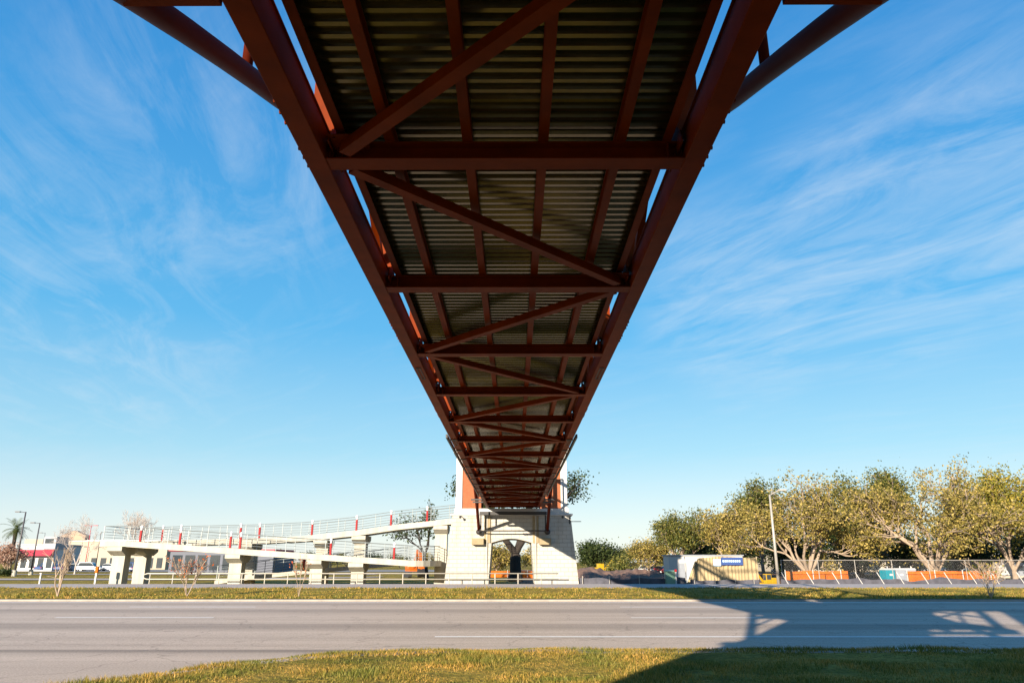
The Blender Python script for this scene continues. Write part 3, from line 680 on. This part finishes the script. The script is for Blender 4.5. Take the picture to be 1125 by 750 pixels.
ptree('oak_tree','yellow green oak at the right edge of the photo',1112,104,506,1040,1190,seed=22,leaf=M['leaf_y'],nleaf=19000,ls=.22,r0=.36,fork=.10,limbs=7,spread=1.0,clump=1.6,group=G1,**OK_)
ptree('oak_tree','green oak between the two largest oaks, its crown top just clearing them',975,122,505,905,1022,seed=31,leaf=M['leaf_g'],nleaf=15000,ls=.25,r0=.4,fork=.2,limbs=5,spread=.7,clump=1.9,group=G1,**OK_)
ptree('oak_tree','leftmost green oak of the right hand row, behind the white trailer',750,114,551,714,796,seed=45,leaf=M['leaf_g'],nleaf=11000,ls=.2,r0=.28,fork=.15,limbs=5,spread=.7,clump=1.2,group=G1,**OK_)
ptree('oak_tree','brownish oak rising behind the tan screen left of the tall light pole',800,110,545,758,846,seed=57,leaf=M['leaf_b'],nleaf=10000,ls=.2,r0=.28,fork=.12,limbs=6,spread=.75,clump=1.2,group=G1,**OK_)
ptree('oak_tree','green oak behind the tall light pole with an uneven high crown',838,128,519,790,900,seed=63,leaf=M['leaf_g'],nleaf=12000,ls=.25,r0=.3,fork=.18,limbs=5,spread=.7,clump=1.6,group=G1,**OK_)
ptree('oak_tree','dark shaded oak low behind the turquoise portable toilet',930,138,532,850,1012,seed=71,leaf=M['leaf_d'],nleaf=17000,ls=.3,r0=.4,fork=.03,limbs=10,spread=1.35,clump=2.4,group=G1,bark=M['shadebark'])
ptree('oak_tree','dark shaded oak behind the largest oak and the grey sign truck',1075,142,522,1005,1150,seed=77,leaf=M['leaf_d'],nleaf=16000,ls=.3,r0=.4,fork=.03,limbs=10,spread=1.35,clump=2.4,group=G1,bark=M['shadebark'])
ptree('oak_tree','dark shaded oak filling the gap behind the brownish oak and tan screen',790,150,563,735,868,seed=78,leaf=M['leaf_d'],nleaf=13000,ls=.3,r0=.35,fork=.03,limbs=10,spread=1.35,clump=2.2,group=G1,bark=M['shadebark'])
ptree('round_tree','dark green round tree just right of the far tower',657,138,587,628,693,seed=81,leaf=M['leaf_d'],nleaf=9000,ls=.25,r0=.25,fork=.12,limbs=5,spread=.7,clump=1.8,bark=M['shadebark'])
ptree('round_tree','brown thin-leaved tree above the parked white car',712,150,587,680,744,seed=85,leaf=M['leaf_b'],nleaf=7000,ls=.22,r0=.25,fork=.12,limbs=5,spread=.7,clump=1.4,bark=M['bark'])
ptree('bush','low green bush in front of the dark round tree by the dirt heap',677,124,603,660,695,seed=87,leaf=M['leaf_g'],nleaf=3500,ls=.22,r0=.12,fork=.02,limbs=6,spread=.9,clump=1.2,bark=M['shadebark'],cat='bush')
ptree('oak_tree','big oak with shade-darkened trunk directly behind the arched passage of the far tower',566,73,502,486,657,seed=93,leaf=M['leaf_d'],nleaf=8500,ls=.17,r0=.50,fork=.24,limbs=3,spread=.62,clump=1.0,bark=M['shadebark'],thin=1.15)
ptree('slender_tree','slender leaning dark-stemmed tree left of the far tower, crown above the ramp',470,73,540,418,482,seed=104,leaf=M['leaf_d'],nleaf=1500,ls=.17,r0=.17,fork=.42,limbs=4,spread=.6,lean=-.22,clump=.8,bark=M['shadebark'])
G8 = 'dark understory trees'
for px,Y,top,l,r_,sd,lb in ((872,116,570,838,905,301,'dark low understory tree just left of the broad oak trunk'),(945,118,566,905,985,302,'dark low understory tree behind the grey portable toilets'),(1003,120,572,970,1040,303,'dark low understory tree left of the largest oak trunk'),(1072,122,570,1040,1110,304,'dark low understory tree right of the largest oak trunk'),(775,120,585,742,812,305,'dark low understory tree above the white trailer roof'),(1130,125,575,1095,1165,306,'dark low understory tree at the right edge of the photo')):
    ptree('understory_tree', lb, px,Y,top,l,r_,seed=sd,leaf=M['leaf_d'],nleaf=7500,ls=.24,r0=.2,fork=.03,limbs=9,spread=1.3,clump=1.5,group=G8,bark=M['shadebark'])
for px,Y,top,l,r_,sd,lb in ((545,128,590,512,575,311,'brown thicket tree seen through the left of the tower arch'),(598,132,588,568,628,312,'brown thicket tree seen through the right of the tower arch')):
    ptree('thicket_tree', lb, px,Y,top,l,r_,seed=sd,leaf=M['leaf_b'],nleaf=5500,ls=.22,r0=.2,fork=.05,limbs=8,spread=1.1,clump=1.2,bark=M['bark'])
# young crepe myrtles on the verge
G2 = 'crepe myrtles planted along the far verge'
def myrtle(label, px, py, top, w_, seed, nl, r0=.065, limbs=5, depth=4, leaf=None):
    g = ray(px,py); Y = EYE*g.y/-g.z*.975; x = g.x*(Y/g.y)
    H = at(px,top,Y).z-.08
    ww = w_/797*Y
    return tree('crepe_myrtle', label, (x,Y,.07), H, ww, ww, seed, leaf or M['leaf_o'], M['palebark'], nl, .07, r0*.8, fork=.0, limbs=limbs, spread=.42, depth=depth, group=G2, clump=.25, wig=.16, thin=.7)
myrtle('bare pale crepe myrtle on the verge at the far left', 63, 656, 590, 24, 5, 0, .085, 5)
myrtle('crepe myrtle with a few orange leaves in front of the long ramp', 205, 656, 603, 26, 16, 160, .055, 5)
myrtle('thin small bare crepe myrtle in front of the middle of the ramp', 328, 656, 603, 14, 8, 12, .035, 3)
myrtle('bare crepe myrtle on the verge at the far right', 1089, 658, 605, 26, 9, 60, .05, 6, leaf=M['leaf_y'])
ptree('bare_tree','bare grey twiggy tree on the left lawn beside the twin-headed lamp',84,112,562,56,116,seed=111,leaf=None,nleaf=0,ls=.1,r0=.14,fork=.16,limbs=5,spread=.7,clump=.1,bark=M['twig'],depth=6,thin=.7)
ptree('bare_tree','tall bare twiggy tree rising behind the left end of the ramp',148,96,557,126,172,seed=113,leaf=None,nleaf=0,ls=.1,r0=.12,fork=.28,limbs=5,spread=.65,clump=.1,bark=M['twig'],depth=6,thin=.7)
ptree('autumn_tree','pinkish brown autumn tree under the palm at the far left',10,106,590,-14,32,seed=117,leaf=leafmat('pinkish_leaves',(.30,.16,.11),(.42,.26,.19),(.5,.36,.27)),nleaf=4200,ls=.16,r0=.2,fork=.12,limbs=5,spread=.7,clump=.9,bark=M['bark'])
ptree('bush','low dark green bush at the foot of the first dark lamp post',9,97,622,-4,20,seed=119,leaf=M['leaf_d'],nleaf=2200,ls=.14,r0=.08,fork=.02,limbs=6,spread=.9,clump=.5,bark=M['shadebark'],cat='bush')
# palm
def palm(label, px, Y, top):
    x = at(px,600,Y).x; z0 = -.15; zt = at(px,top,Y).z-1.3; rd = random.Random(4)
    p = thing('palm_tree', label, 'palm tree', (x,Y,z0)); zt -= z0
    MB().path([(0,0,0),(.1,0,zt*.4),(.05,0,zt*.8),(0,0,zt)], [.34,.27,.25,.32], 10).build('trunk', M['shadebark'], p, smooth=True)
    v=[]; f=[]
    for i in range(46):
        a = rd.uniform(0,6.28); e = rd.uniform(-.7,1.25); L = rd.uniform(1.5,2.2); pts=[]
        d = Vector((math.cos(a)*math.cos(e), math.sin(a)*math.cos(e), math.sin(e))); q = Vector((0,0,zt))
        for k in range(6): pts.append(q.copy()); q = q+d*(L/6); d = (d+Vector((0,0,-.16))).normalized()
        pts.append(q); sd = Vector((-math.sin(a), math.cos(a), 0))
        for k in range(1,7):
            for sg in (-1,1):
                for h in (0,.5):
                    c = pts[k]+(pts[k-1]-pts[k])*h; t_ = c+sd*sg*.55*(1-abs(k-3.5)/6)+(pts[k]-pts[k-1])*1.0+Vector((0,0,-.16)); i0=len(v)
                    v += [c, c+(pts[k]-pts[k-1])*.22, t_]; f.append((i0,i0+1,i0+2))
    m = MB(); m.v=[tuple(q) for q in v]; m.f=f; m.build('crown', M['palm'], p, recalc=False)
palm('fan palm with a shaggy crown at the far left behind the lamp posts', 14, 112, 571)
# distant tree line: three shapes, copied
G3 = 'distant treeline'
protos = []
DL = 'small hazy brown green tree in the distant treeline on the horizon'
for i,(sd,lf) in enumerate(((201,M['leaf_b']),(202,M['leaf_g']),(203,M['leaf_d']))):
    protos.append(tree('distant_tree', DL, (0,0,0), 11, 7.5, 7.5, sd, lf, M['shadebark'], 2600, .42, .3, fork=.10, limbs=6, spread=.85, clump=2.2, depth=4, group=G3))
rd = random.Random(99); first = [True]*3; n_ = 0
for i in range(46):
    px = -60+i*28+rd.uniform(-9,9); Y = rd.uniform(215,265); k = rd.randrange(3); sc_ = rd.uniform(.42,.66)*(1.15 if px>650 else .95)
    x = at(px,612,Y).x; loc = (x,Y,-.2+gz(x,Y))
    if first[k]: o = protos[k]; o.location = loc; first[k]=False
    else: o = dup(protos[k], loc, rd.uniform(0,6.28), DL)
    o.scale = (sc_*1.25, sc_*1.25, sc_)

# ------------------------------------------------------------------ vehicles
def car(label, loc, rz, paint, kind='sedan', group=None):
    r = thing('parked_car', label, 'car', loc, rz, group)
    L, W = (4.5,1.8); h0, h1, h2 = .32, .92, (1.45 if kind=='sedan' else 1.72)
    body = [(-2.25,.42),(-2.15,h0),(2.15,h0),(2.25,.45),(2.22,.72),(2.05,.80),(1.0,h1),(-1.85,h1+.04),(-2.2,.86)]
    MB().prism(body,'y',-W/2,W/2).build('body', paint, r, bevel=.05)
    if kind=='sedan': cab=[(1.0,h1),(.35,h2-.05),(.0,h2),(-.9,h2),(-1.25,h2-.08),(-1.85,h1+.03)]
    else: cab=[(1.0,h1),(.45,h2-.06),(.1,h2),(-1.7,h2),(-1.95,h2-.1),(-2.12,h1+.03)]
    MB().prism([(a,b) for a,b in cab],'y',-W/2+.14,W/2-.14).build('cabin', paint, r, bevel=.04)
    c2 = [(a*.93-.02, h1+.05+(b-h1)*.80) if b>h1+.06 else (a*.95-.02,h1+.07) for a,b in cab]
    for sg in (-1,1):
        y0 = sg*(W/2-.145); MB().prism(c2,'y',min(y0,y0+sg*.012),max(y0,y0+sg*.012)).build('side_window', M['glass'], r)
    for (xa,za),(xb,zb2),nm in (((cab[0][0]+.012,h1+.06),(cab[1][0]+.016,h2-.11),'windscreen'),((cab[-1][0]-.012,h1+.10),(cab[-2][0]-.016,h2-.15),'rear_window')):
        MB().add([(xa,-.66,za),(xa,.66,za),(xb2:=xb,.60,zb2),(xb,-.60,zb2)],[(0,1,2,3)]).build(nm, M['glass'], r)
    for x in (1.38,-1.35):
        for sg in (-1,1):
            w_ = MB().tube((x,sg*(W/2-.2),.32),(x,sg*(W/2+.01),.32),.32,n=18).build('wheel', M['tyre'], r)
            MB().tube((x,sg*(W/2+.005),.32),(x,sg*(W/2+.02),.32),.19,n=14).build('rim', M['rim'], w_)
    for sg in (-1,1):
        MB().box(2.19,2.255,sg*.68-.16,sg*.68+.16,.58,.70).build('headlight', M['globe'], r); MB().box(-2.25,-2.17,sg*.70-.14,sg*.70+.14,.66,.80).build('tail_light', M['red'], r)
    return r
def paint(n, c): return mat(n, c, .25, coat=.6, spec=.5)
PW, PR, PD, PB, PG = paint('white_car_paint',(.55,.55,.54)), paint('red_car_paint',(.45,.02,.02)), paint('dark_red_car_paint',(.16,.015,.02)), paint('blue_car_paint',(.03,.06,.16)), paint('silver_car_paint',(.45,.46,.48))
def pc(px, Y): x = at(px,617,Y).x; return (x,Y,gz(x,Y)-.16)
G4 = 'cars parked beyond the dirt heap'
car('white hatchback parked side-on beyond the dirt heap', pc(706,158), R(172), PW, 'suv', G4)
car('bright red car parked right of the white hatchback', pc(724,162), R(120), PR, 'sedan', G4)
car('dark red van-like car parked against the white site trailer', pc(734,154), R(150), PD, 'suv', G4)
G5 = 'cars in the left parking lot'
for px, Y, a, p_, k, lb in ((52,152,80,PB,'suv','dark blue car at the left end of the parked row, by the red awning shop'),(61,156,88,PD,'sedan','dark red car second in the row beside the shop with red awning'),(70,150,100,PB,'sedan','blue sedan behind the bare twiggy tree in the left car park'),
    (83,152,172,PG,'sedan','silver car parked side-on in front of the beige building'),(100,150,8,PW,'suv','white car parked left of the orange-topped marker post'),(119,152,170,PW,'sedan','white sedan just left of the first ramp column'),(147,140,95,PB,'suv','dark car glimpsed between the first two ramp columns')):
    car(lb, pc(px,Y), R(a), p_, k, G5)
G6 = 'cars behind the orange barrier'
for px, Y, a, p_, k, lb in ((1013,150,175,PG,'suv','silver car behind the left part of the second orange barrier'),(1044,148,5,PW,'sedan','white car behind the orange barrier, just right of the largest oak trunk'),(1066,150,170,PW,'sedan','white car between the largest oak and the bare crepe myrtle at right'),(855,150,90,PB,'suv','dark blue car behind the tall light pole')):
    car(lb, pc(px,Y), R(a), p_, k, G6)
# ------------------------------------------------------------------ construction site
tr_ = thing('site_trailer', 'white site office trailer behind the tan screen', 'trailer', (at(735,617,84).x,84,gz(12,84)-.16))
MB().box(0,3.1,0,2.6,.75,3.55).build('front_panel', M['white'], tr_) if False else None
MB().box(0,8.2,0,3.2,.75,3.55).build('body', M['white'], tr_, bevel=.04)
MB().box(-.1,8.3,-.1,3.3,3.553,3.68).build('roof', M['grey'], tr_)
MB().box(1.0,1.9,-.03,-.002,.85,2.8).build('door', M['grey'], tr_); MB().box(2.2,2.75,-.04,-.002,.85,1.45).build('orange_panel', M['orange'], tr_)
for x in (3.6,6.2): MB().box(x,x+1.0,-.03,-.002,1.8,2.7).build('window', M['glass'], tr_)
for x in (.6,4,7.4): MB().box(x,x+.3,.3,2.9,-.1,.75).build('support', M['grey'], tr_)
# tan fabric screen
x0 = at(753,617,60).x; x1 = at(832,617,60).x; scn = thing('screen_fence', 'tan pleated fabric screen fence with a navy sign, right of the green cabinet', 'fence', (x0,60,-.15))
Lx = x1-x0; vs=[]; fs=[]; nx=110; nz2=8
for i in range(nx+1):
    u = i/nx; x = Lx*u
    for j in range(nz2+1):
        v = j/nz2; lo = .10+.28*math.sin(math.pi*min(1,u*1.6))**2*.0+.30*max(0,noise.noise((u*5,2,0))); hi = 2.12-.10*math.exp(-((u-.0)/.12)**2)*3-.05*math.sin(u*9)
        xs_ = x+(.9*(1-v)*-.0)+(.75*v*math.exp(-(u/.12)**2))
        vs.append((xs_, .07*math.sin(u*130+math.sin(u*17)*1.5)*(.5+.5*v)+.10*noise.noise((u*7,v*2,1)), lo+(hi-lo)*v))
for i in range(nx):
    for j in range(nz2): a=i*(nz2+1)+j; fs.append((a,a+nz2+1,a+nz2+2,a+1))
f_ = MB(); f_.v=vs; f_.f=fs; f_.build('fabric', M['tarp'], scn, smooth=True, recalc=False)
f_ = MB(); f_.v=[(x,y+.02,z) for x,y,z in vs]; f_.f=[q[::-1] for q in fs]; f_.build('backing', M['tarp'], scn, smooth=True, recalc=False)
for i in range(5): MB().tube((Lx*i/4,.16,0),(Lx*i/4,.16,2.15),.035).build('post', M['pole'], scn)
sx0 = at(793,617,59.6).x-x0; sx1 = at(817,617,59.6).x-x0
sg = MB().box(sx0,sx1,-.20,-.16,1.52,2.10).build('sign_board', M['blue'], scn)
rd = random.Random(2); xx_ = sx0+.12
while xx_ < sx1-.2:                       # the unreadable pale lettering: plain strokes
    w_ = rd.uniform(.07,.14); MB().box(xx_,xx_+w_,-.206,-.201,1.74,1.90).build('lettering', M['ltblue'], sg); xx_ += w_+.05
MB().box(sx0-.62,sx0-.02,-.19,-.16,1.45,1.95).build('small_board', M['ltblue'], scn)
# cabinets and little posts
cb = thing('utility_cabinet', 'green utility cabinet behind the sidewalk, left of the tan screen', 'cabinet', (at(735.5,617,57.2).x,57.2,-.1))
MB().box(-.38,.38,-.3,.3,0,1.0).build('body', M['green'], cb, bevel=.02); MB().prism([(-.36,1.0),(.36,1.0),(.36,1.12),(-.36,1.06)],'x',-.42,.42).build('lid', M['green'], cb); MB().box(-.3,.3,-.315,-.302,.1,.9).build('door', M['green'], cb)
def marker(label, px, Y, top, w, topm, th_):
    r = thing('marker_post', label, 'post', (at(px,617,Y).x,Y,-.12)); H = at(px,top,Y).z+.12
    MB().box(-w,w,-w,w,0,H-th_).build('post', M['white'], r); MB().box(-w*1.7,w*1.7,-w*1.7,w*1.7,H-th_+.002,H).build('cap', topm, r)
marker('thin white post with small red top beside the green cabinet', 741.5, 56.6, 625, .045, M['red'], .18)
marker('white marker post with orange top left of the ramp', 108, 56.2, 622, .055, M['orange'], .45)
marker('short plain white post on the left lawn', 47.5, 62, 629, .05, M['white'], .05)
# silt fences
def silt(label, p0, p1, Y, top, seed, stakes, lean):
    xa, xb = at(p0,617,Y).x, at(p1,617,Y).x; rd = random.Random(seed)
    r = thing('silt_fence', label, 'fence', (xa,Y,-.12)); n=int((xb-xa)*4); vs=[]; fs=[]; H=at(600,top,Y).z+.12
    for i in range(n+1):
        x = (xb-xa)*i/n; dz = .22*noise.noise((x*.45,seed,0))-.05*math.sin(x*2.1)**2
        for v in (0,.5,1): vs.append((x,.05*math.sin(x*3.1+v)+.06*noise.noise((x,v*3,seed)),v*(H+dz)))
    for i in range(n):
        for j in (0,1): a=i*3+j; fs.append((a,a+3,a+4,a+1))
    f_=MB(); f_.v=vs; f_.f=fs; f_.build('fabric', M['silt'], r, smooth=True, recalc=False)
    x = .3
    while x < xb-xa:
        MB().beam((x+lean*.25,-.12,0),(x-lean*.25,-.08,.98 if lean else H+.15),.045,.045).build('stake', M['white'] if lean else M['pole'], r); x += stakes*rd.uniform(.85,1.15)
silt('black silt fence in front of the dirt heap right of the far tower', 635, 752, 57.4, 634.5, 3, 2.2, 0)
silt('grey black silt fence with leaning white stakes along the right sidewalk', 856, 1180, 57.6, 635.5, 6, 1.75, 1)
silt('black silt fence sagging at the foot of the tan screen', 757, 832, 58.6, 636.5, 9, 1.6, 0)
# orange barriers
def barrier(label, p0, p1, Y, seed):
    xa, xb = at(p0,617,Y).x, at(p1,617,Y).x; r = thing('barrier_fence', label, 'fence', (xa,Y,gz(xa,Y)-.16), 0, 'orange mesh barrier fences'); n=int((xb-xa)*3); vs=[]; fs=[]
    z0 = at(600,640,Y).z-(gz(xa,Y)-.16); z1 = at(600,627,Y).z-(gz(xa,Y)-.16)
    for i in range(n+1):
        x=(xb-xa)*i/n
        for v in (0,1): vs.append((x,.12*noise.noise((x*.8,v,seed)),(z0 if v==0 else z1)+.08*noise.noise((x*.7,v*4,seed))))
    for i in range(n): a=i*2; fs.append((a,a+2,a+3,a+1))
    f_=MB(); f_.v=vs; f_.f=fs; f_.build('mesh_panel', M['orange'], r, recalc=False)
    x=0
    while x <= xb-xa: MB().tube((x,-.1,0),(x,-.1,z1+.12),.04,n=6).build('post', M['white'], r); x += 2.4
barrier('orange mesh barrier in front of the broad oak, right of the tall light pole', 861, 930, 66, 1)
barrier('long orange mesh barrier from the portable toilets to the crepe myrtle', 994, 1092, 66, 2)
barrier('short orange mesh barrier seen through the arched passage of the tower', 536, 602, 92, 4)
# chain link fence
clm = bpy.data.materials.new('chain_link'); clm.use_nodes=True; t=clm.node_tree; b=t.nodes['Principled BSDF']; b.inputs['Base Color'].default_value=(.16,.16,.16,1); b.inputs['Metallic'].default_value=.2; b.inputs['Roughness'].default_value=.5
tcn=t.nodes.new('ShaderNodeTexCoord'); sp=t.nodes.new('ShaderNodeSeparateXYZ'); t.links.new(tcn.outputs['Object'],sp.inputs[0])
def wire(op): 
    a=mth('FRACT', mth('MULTIPLY', mth(op, sp.outputs[0], sp.outputs[2], t=t), 14, t=t), t=t); return mth('LESS_THAN', a, .05, t=t)
t.links.new(mth('MAXIMUM', wire('ADD'), wire('SUBTRACT'), t=t), b.inputs['Alpha'])
cf = thing('chain_link_fence', 'tall thin chain-link fence behind the leaning white stakes on the right', 'fence', (at(858,617,62).x,62,gz(20,62)-.16))
Lc = at(1185,617,62).x-at(858,617,62).x
MB().add([(0,0,.1),(Lc,0,.1),(Lc,0,1.95),(0,0,1.95)],[(0,1,2,3)]).build('wire_mesh', clm, cf, recalc=False)
MB().tube((0,0,1.97),(Lc,0,1.97),.025,n=6).build('top_rail', M['pole'], cf)
x=0
while x<Lc: MB().tube((x,0,0),(x,0,2.0),.03,n=6).build('post', M['pole'], cf); x+=3.0
# portable toilets
def potty(label, px, Y, m_, rz=0):
    x=at(px,617,Y).x; r=thing('portable_toilet', label, 'toilet', (x,Y,gz(x,Y)-.16), rz, 'portable toilets')
    MB().box(-.56,.56,-.56,.56,.12,2.05).build('body', m_, r, bevel=.02); MB().box(-.6,.6,-.6,.6,0,.117).build('base', M['grey'], r)
    MB().box(-.40,.40,-.60,-.563,.18,1.95).build('door', m_, r, bevel=.01); MB().prism([(-.6,2.053),(.6,2.053),(.3,2.25),(-.3,2.25)],'x',-.6,.6).build('roof', M['white'], r, bevel=.03)
    MB().box(-.2,.2,-.615,-.602,1.45,1.65).build('door_sign', M['white'], r); MB().tube((.45,.45,2.05),(.45,.45,2.45),.05,n=8).build('vent_pipe', M['white'], r)
potty('turquoise portable toilet at the left of the group', 973, 86, M['turq'], R(12))
potty('grey portable toilet immediately right of the turquoise one', 985.5, 86.5, M['grey'])
potty('grey portable toilet at the right end, next to the orange barrier', 997, 87, M['grey'], R(-6))
# sign truck
x=at(1108,617,108).x; r=thing('box_truck','grey flatbed truck carrying a white board behind the right barrier','truck',(x,108,gz(x,108)-.16))
MB().box(-3.2,1.4,-1.1,1.1,.75,1.05).build('chassis', M['beige'], r); MB().box(-3.0,-.2,-1.15,-1.05,1.15,2.85).build('board', M['white'], r); MB().box(-.1,2.0,-1.0,1.0,.75,2.75).build('cab', M['grey'], r, bevel=.1)
MB().box(.5,1.8,-1.02,-1.002,1.7,2.4).build('cab_window', M['glass'], r)
for xx_ in (-2.3,1.1):
    for sg in (-1,1): MB().tube((xx_,sg*.8,.45),(xx_,sg*1.12,.45),.45,n=16).build('wheel', M['tyre'], r)
# machines
def excavator(label, px, Y, m_, rz, s_=1.0, cat='excavator'):
    x=at(px,617,Y).x; r=thing('excavator', label, cat, (x,Y,gz(x,Y)-.16), rz); r.scale=(s_,)*3
    for sg in (-1,1): MB().prism([(-1.5,.15),(-1.25,0),(1.25,0),(1.5,.15),(1.5,.5),(1.25,.68),(-1.25,.68),(-1.5,.5)],'y',sg*1.0-.22,sg*1.0+.22).build('track', M['tyre'], r, bevel=.03)
    MB().box(-1.6,1.2,-1.0,1.0,.75,1.0).build('turntable', m_, r); MB().box(-1.75,-.1,-1.0,1.0,1.0,1.9).build('engine_cover', m_, r, bevel=.08)
    c=MB().box(-.05,1.15,.05,1.0,1.0,2.6).build('cab', m_, r, bevel=.05); MB().box(.1,1.0,1.002,1.02,1.6,2.45).build('cab_window', M['glass'], c); MB().box(1.152,1.17,.15,.9,1.5,2.45).build('cab_window', M['glass'], c)
    b_=MB().beam((.9,-.4,1.2),(2.6,-.4,3.1),.3,.4).beam((2.55,-.4,3.15),(4.2,-.4,2.7),.28,.34).build('boom', m_, r)
    s2=MB().beam((4.1,-.4,2.9),(4.7,-.4,1.0),.24,.28).build('stick', m_, r); MB().prism([(4.4,1.1),(5.1,1.0),(5.2,.5),(4.7,.15),(4.3,.45)],'y',-.8,0).build('bucket', M['black'], s2)
    MB().tube((1.3,-.4,1.3),(2.3,-.4,2.5),.07,n=8).build('hydraulic_ram', M['rim'], b_)
excavator('orange excavator seen behind the slender leaning tree left of the far tower', 457, 90, M['mach_o'], R(-70), .95)
excavator('yellow excavator low behind the tall light pole', 842, 88, M['yellow'], R(200), .62)
excavator('yellow excavator beyond the dirt heap in front of the dark round tree', 657, 128, M['yellow'], R(10), .9)
# dirt heap
dh = []; fs=[]; nx, ny = 90, 22; xa=at(628,617,100).x; xb=at(760,617,100).x
for i in range(nx+1):
    for j in range(ny+1):
        u,v=i/nx,j/ny; x=xa+(xb-xa)*u; y=99+25*v
        e=math.sin(math.pi*v)**.7*sm(0,.12,u)*sm(1,.8,u); z=gz(x,y)-.25+e*(1.7+.9*noise.noise((x*.25,y*.2,3))+.5*noise.noise((x*.9,y*.8,8))+.2*noise.noise((x*2.3,y*2,1)))
        dh.append((x,y,z))
for i in range(nx):
    for j in range(ny): a=i*(ny+1)+j; fs.append((a,a+ny+1,a+ny+2,a+1))
f_=MB(); f_.v=dh; f_.f=fs; tag(f_.build('dirt_heap', M['dirtm'], None, smooth=True, recalc=False), 'long low heap of red brown earth right of the far tower', 'dirt heap')
# tall light pole
def lamp(name, label, px, Y, toppy, m_, arm, r_=.09, heads=1, base=True, group=None):
    x=at(px,617,Y).x; z=gz(x,Y)-.15; r=thing(name, label, 'street lamp', (x,Y,z), 0, group); H=at(px,toppy,Y).z-z
    MB().tube((0,0,.5 if base else 0),(0,0,H),r_,r_*.6,10).build('pole', m_, r, smooth=True)
    if base: MB().tube((0,0,0),(0,0,.75),.28,n=12).build('base', M['conc'], r)
    for h in range(heads):
        sgn = arm if h==0 else -arm
        MB().tube((0,0,H-.05),(sgn*.8,0,H+(.35 if not base else .02)),.04,n=6).build('arm', m_, r)
        MB().box(min(sgn*.7,sgn*1.35),max(sgn*.7,sgn*1.35),-.17,.17,H+(.28 if not base else -.05),H+(.42 if not base else .08)).build('lamp_head', m_, r, bevel=.02)
lamp('light_pole','tall pale leaning light pole with one head in front of the oaks', 844+9, 59.5, 543, M['pole'], 1, .13, base=False)
G7='dark lamp posts on the left lawn'
lamp('lamp_post','tallest dark lamp post at the far left, right of the palm', 18, 97, 562, M['dpole'], -1, .13, group=G7)
lamp('lamp_post','dark lamp post, second from the left, before the red awning shop', 36, 108, 574, M['dpole'], -1, .12, group=G7)
lamp('lamp_post','faint lamp post with twin heads beside the bare twiggy tree', 94, 150, 577, M['redawn'], -1, .09, heads=2, group=G7)
lamp('lamp_post','thin lamp post just left of the end of the ramp', 106, 160, 584, M['dpole'], 1, .09, group=G7)
lamp('lamp_post','short thin lamp post behind the red awning shop roof', 44, 175, 585, M['dpole'], -1, .07, group=G7)
# ------------------------------------------------------------------ left: car park, path and buildings
def quad_strip(name, m_, pts, z): 
    return structure(MB().add([(x,y,z) for x,y in pts],[tuple(range(len(pts)))]).build(name, m_, recalc=False))
pk = mat('car_park_asphalt',(.20,.19,.18),.9,var=.1)
quad_strip('car_park', pk, [(-170,138),(-14,138),(-14,176),(-170,176)], -.10)
quad_strip('path', M['side'], [(-170,76),(-30,76),(-16,90),(-16,94),(-33,83),(-170,83)], -.11)
quad_strip('path', M['side'], [(-170,108),(-20,108),(-20,114),(-170,114)], -.105)
x=at(20,617,150).x; x2=at(58,617,150).x; b_=thing('shop','small white shop with a red awning and pale sign at the far left','building',(x,150,-.15)); W_=x2-x
MB().box(0,W_,0,9,0,4.9).build('wall', M['white'], b_); MB().box(W_*.66,W_*1.02,-.3,4,4.2,6.6).build('tower_block', M['grey'], b_); MB().box(W_*.7,W_*.95,-.33,-.302,5.3,6.2).build('tower_window', M['glass'], b_)
MB().prism([(-1.3,2.9),(-.01,2.9),(-.01,4.1),(-.1,4.1)],'x',0,W_).build('awning', M['redawn'], b_)
MB().box(.6,W_*.62,-.12,-.003,4.95,6.1).build('sign_board', M['beige'], b_)
for i in range(4): MB().box(.5+i*1.7,1.6+i*1.7,-.04,-.003,.6,2.5).build('window', M['glass'], b_)
MB().box(-.2,W_+.2,-.2,9.2,4.903,5.15).build('parapet', M['grey'], b_)
x=at(64,617,185).x; x2=at(182,617,185).x; b_=thing('store_building','long low beige store building behind the left car park','building',(x,185,-.15)); W_=x2-x
MB().box(0,W_,0,20,0,6.6).build('wall', M['beige'], b_); MB().box(-.2,W_+.2,-.2,20.2,6.603,6.95).build('parapet', M['white'], b_)
MB().prism([(0,6.96),(6,6.96),(6,8.0),(3,9.2),(0,8.0)],'y',-.6,1.5).build('gable', mat('orange_stucco',(.34,.24,.17),.9), b_)
MB().box(.8,5.2,-.05,-.003,3.4,4.6).build('sign_board', M['white'], b_)
for i in range(8): MB().box(8+i*2.3,9.4+i*2.3,-.04,-.003,.3,2.7).build('window', M['glass'], b_)
x=at(186,617,132).x; x2=at(300,617,132).x; b_=thing('store_building','dark glass fronted building seen beneath the long ramp','building',(x,132,-.15)); W_=x2-x
MB().box(0,W_,0,12,0,3.6).build('wall', mat('slate_wall',(.10,.11,.14),.8), b_); MB().box(-.2,W_+.2,-.4,12.2,3.603,3.9).build('roof', M['redawn'], b_)
for i in range(int(W_/2.2)-1): MB().box(.5+i*2.2,2.2+i*2.2,-.04,-.003,.4,2.9).build('window', M['glass'], b_)
for i in range(3): MB().box(W_*.62+i*1.2,W_*.62+i*1.2+1.0,-.5,-.42,.2,1.5).build('shutter', M['white'], b_)
x=at(850,617,190).x; b_=thing('store_building','long white low building glimpsed through the oak trunks at right','building',(x,190,-.8))
MB().box(0,70,0,20,0,4.2).build('wall', M['beige'], b_); MB().box(-.2,70.2,-.2,20.2,4.203,4.5).build('roof', M['grey'], b_)
for i in range(10): MB().box(4+i*6.4,7+i*6.4,-.05,-.003,.5,2.8).build('window', M['glass'], b_)
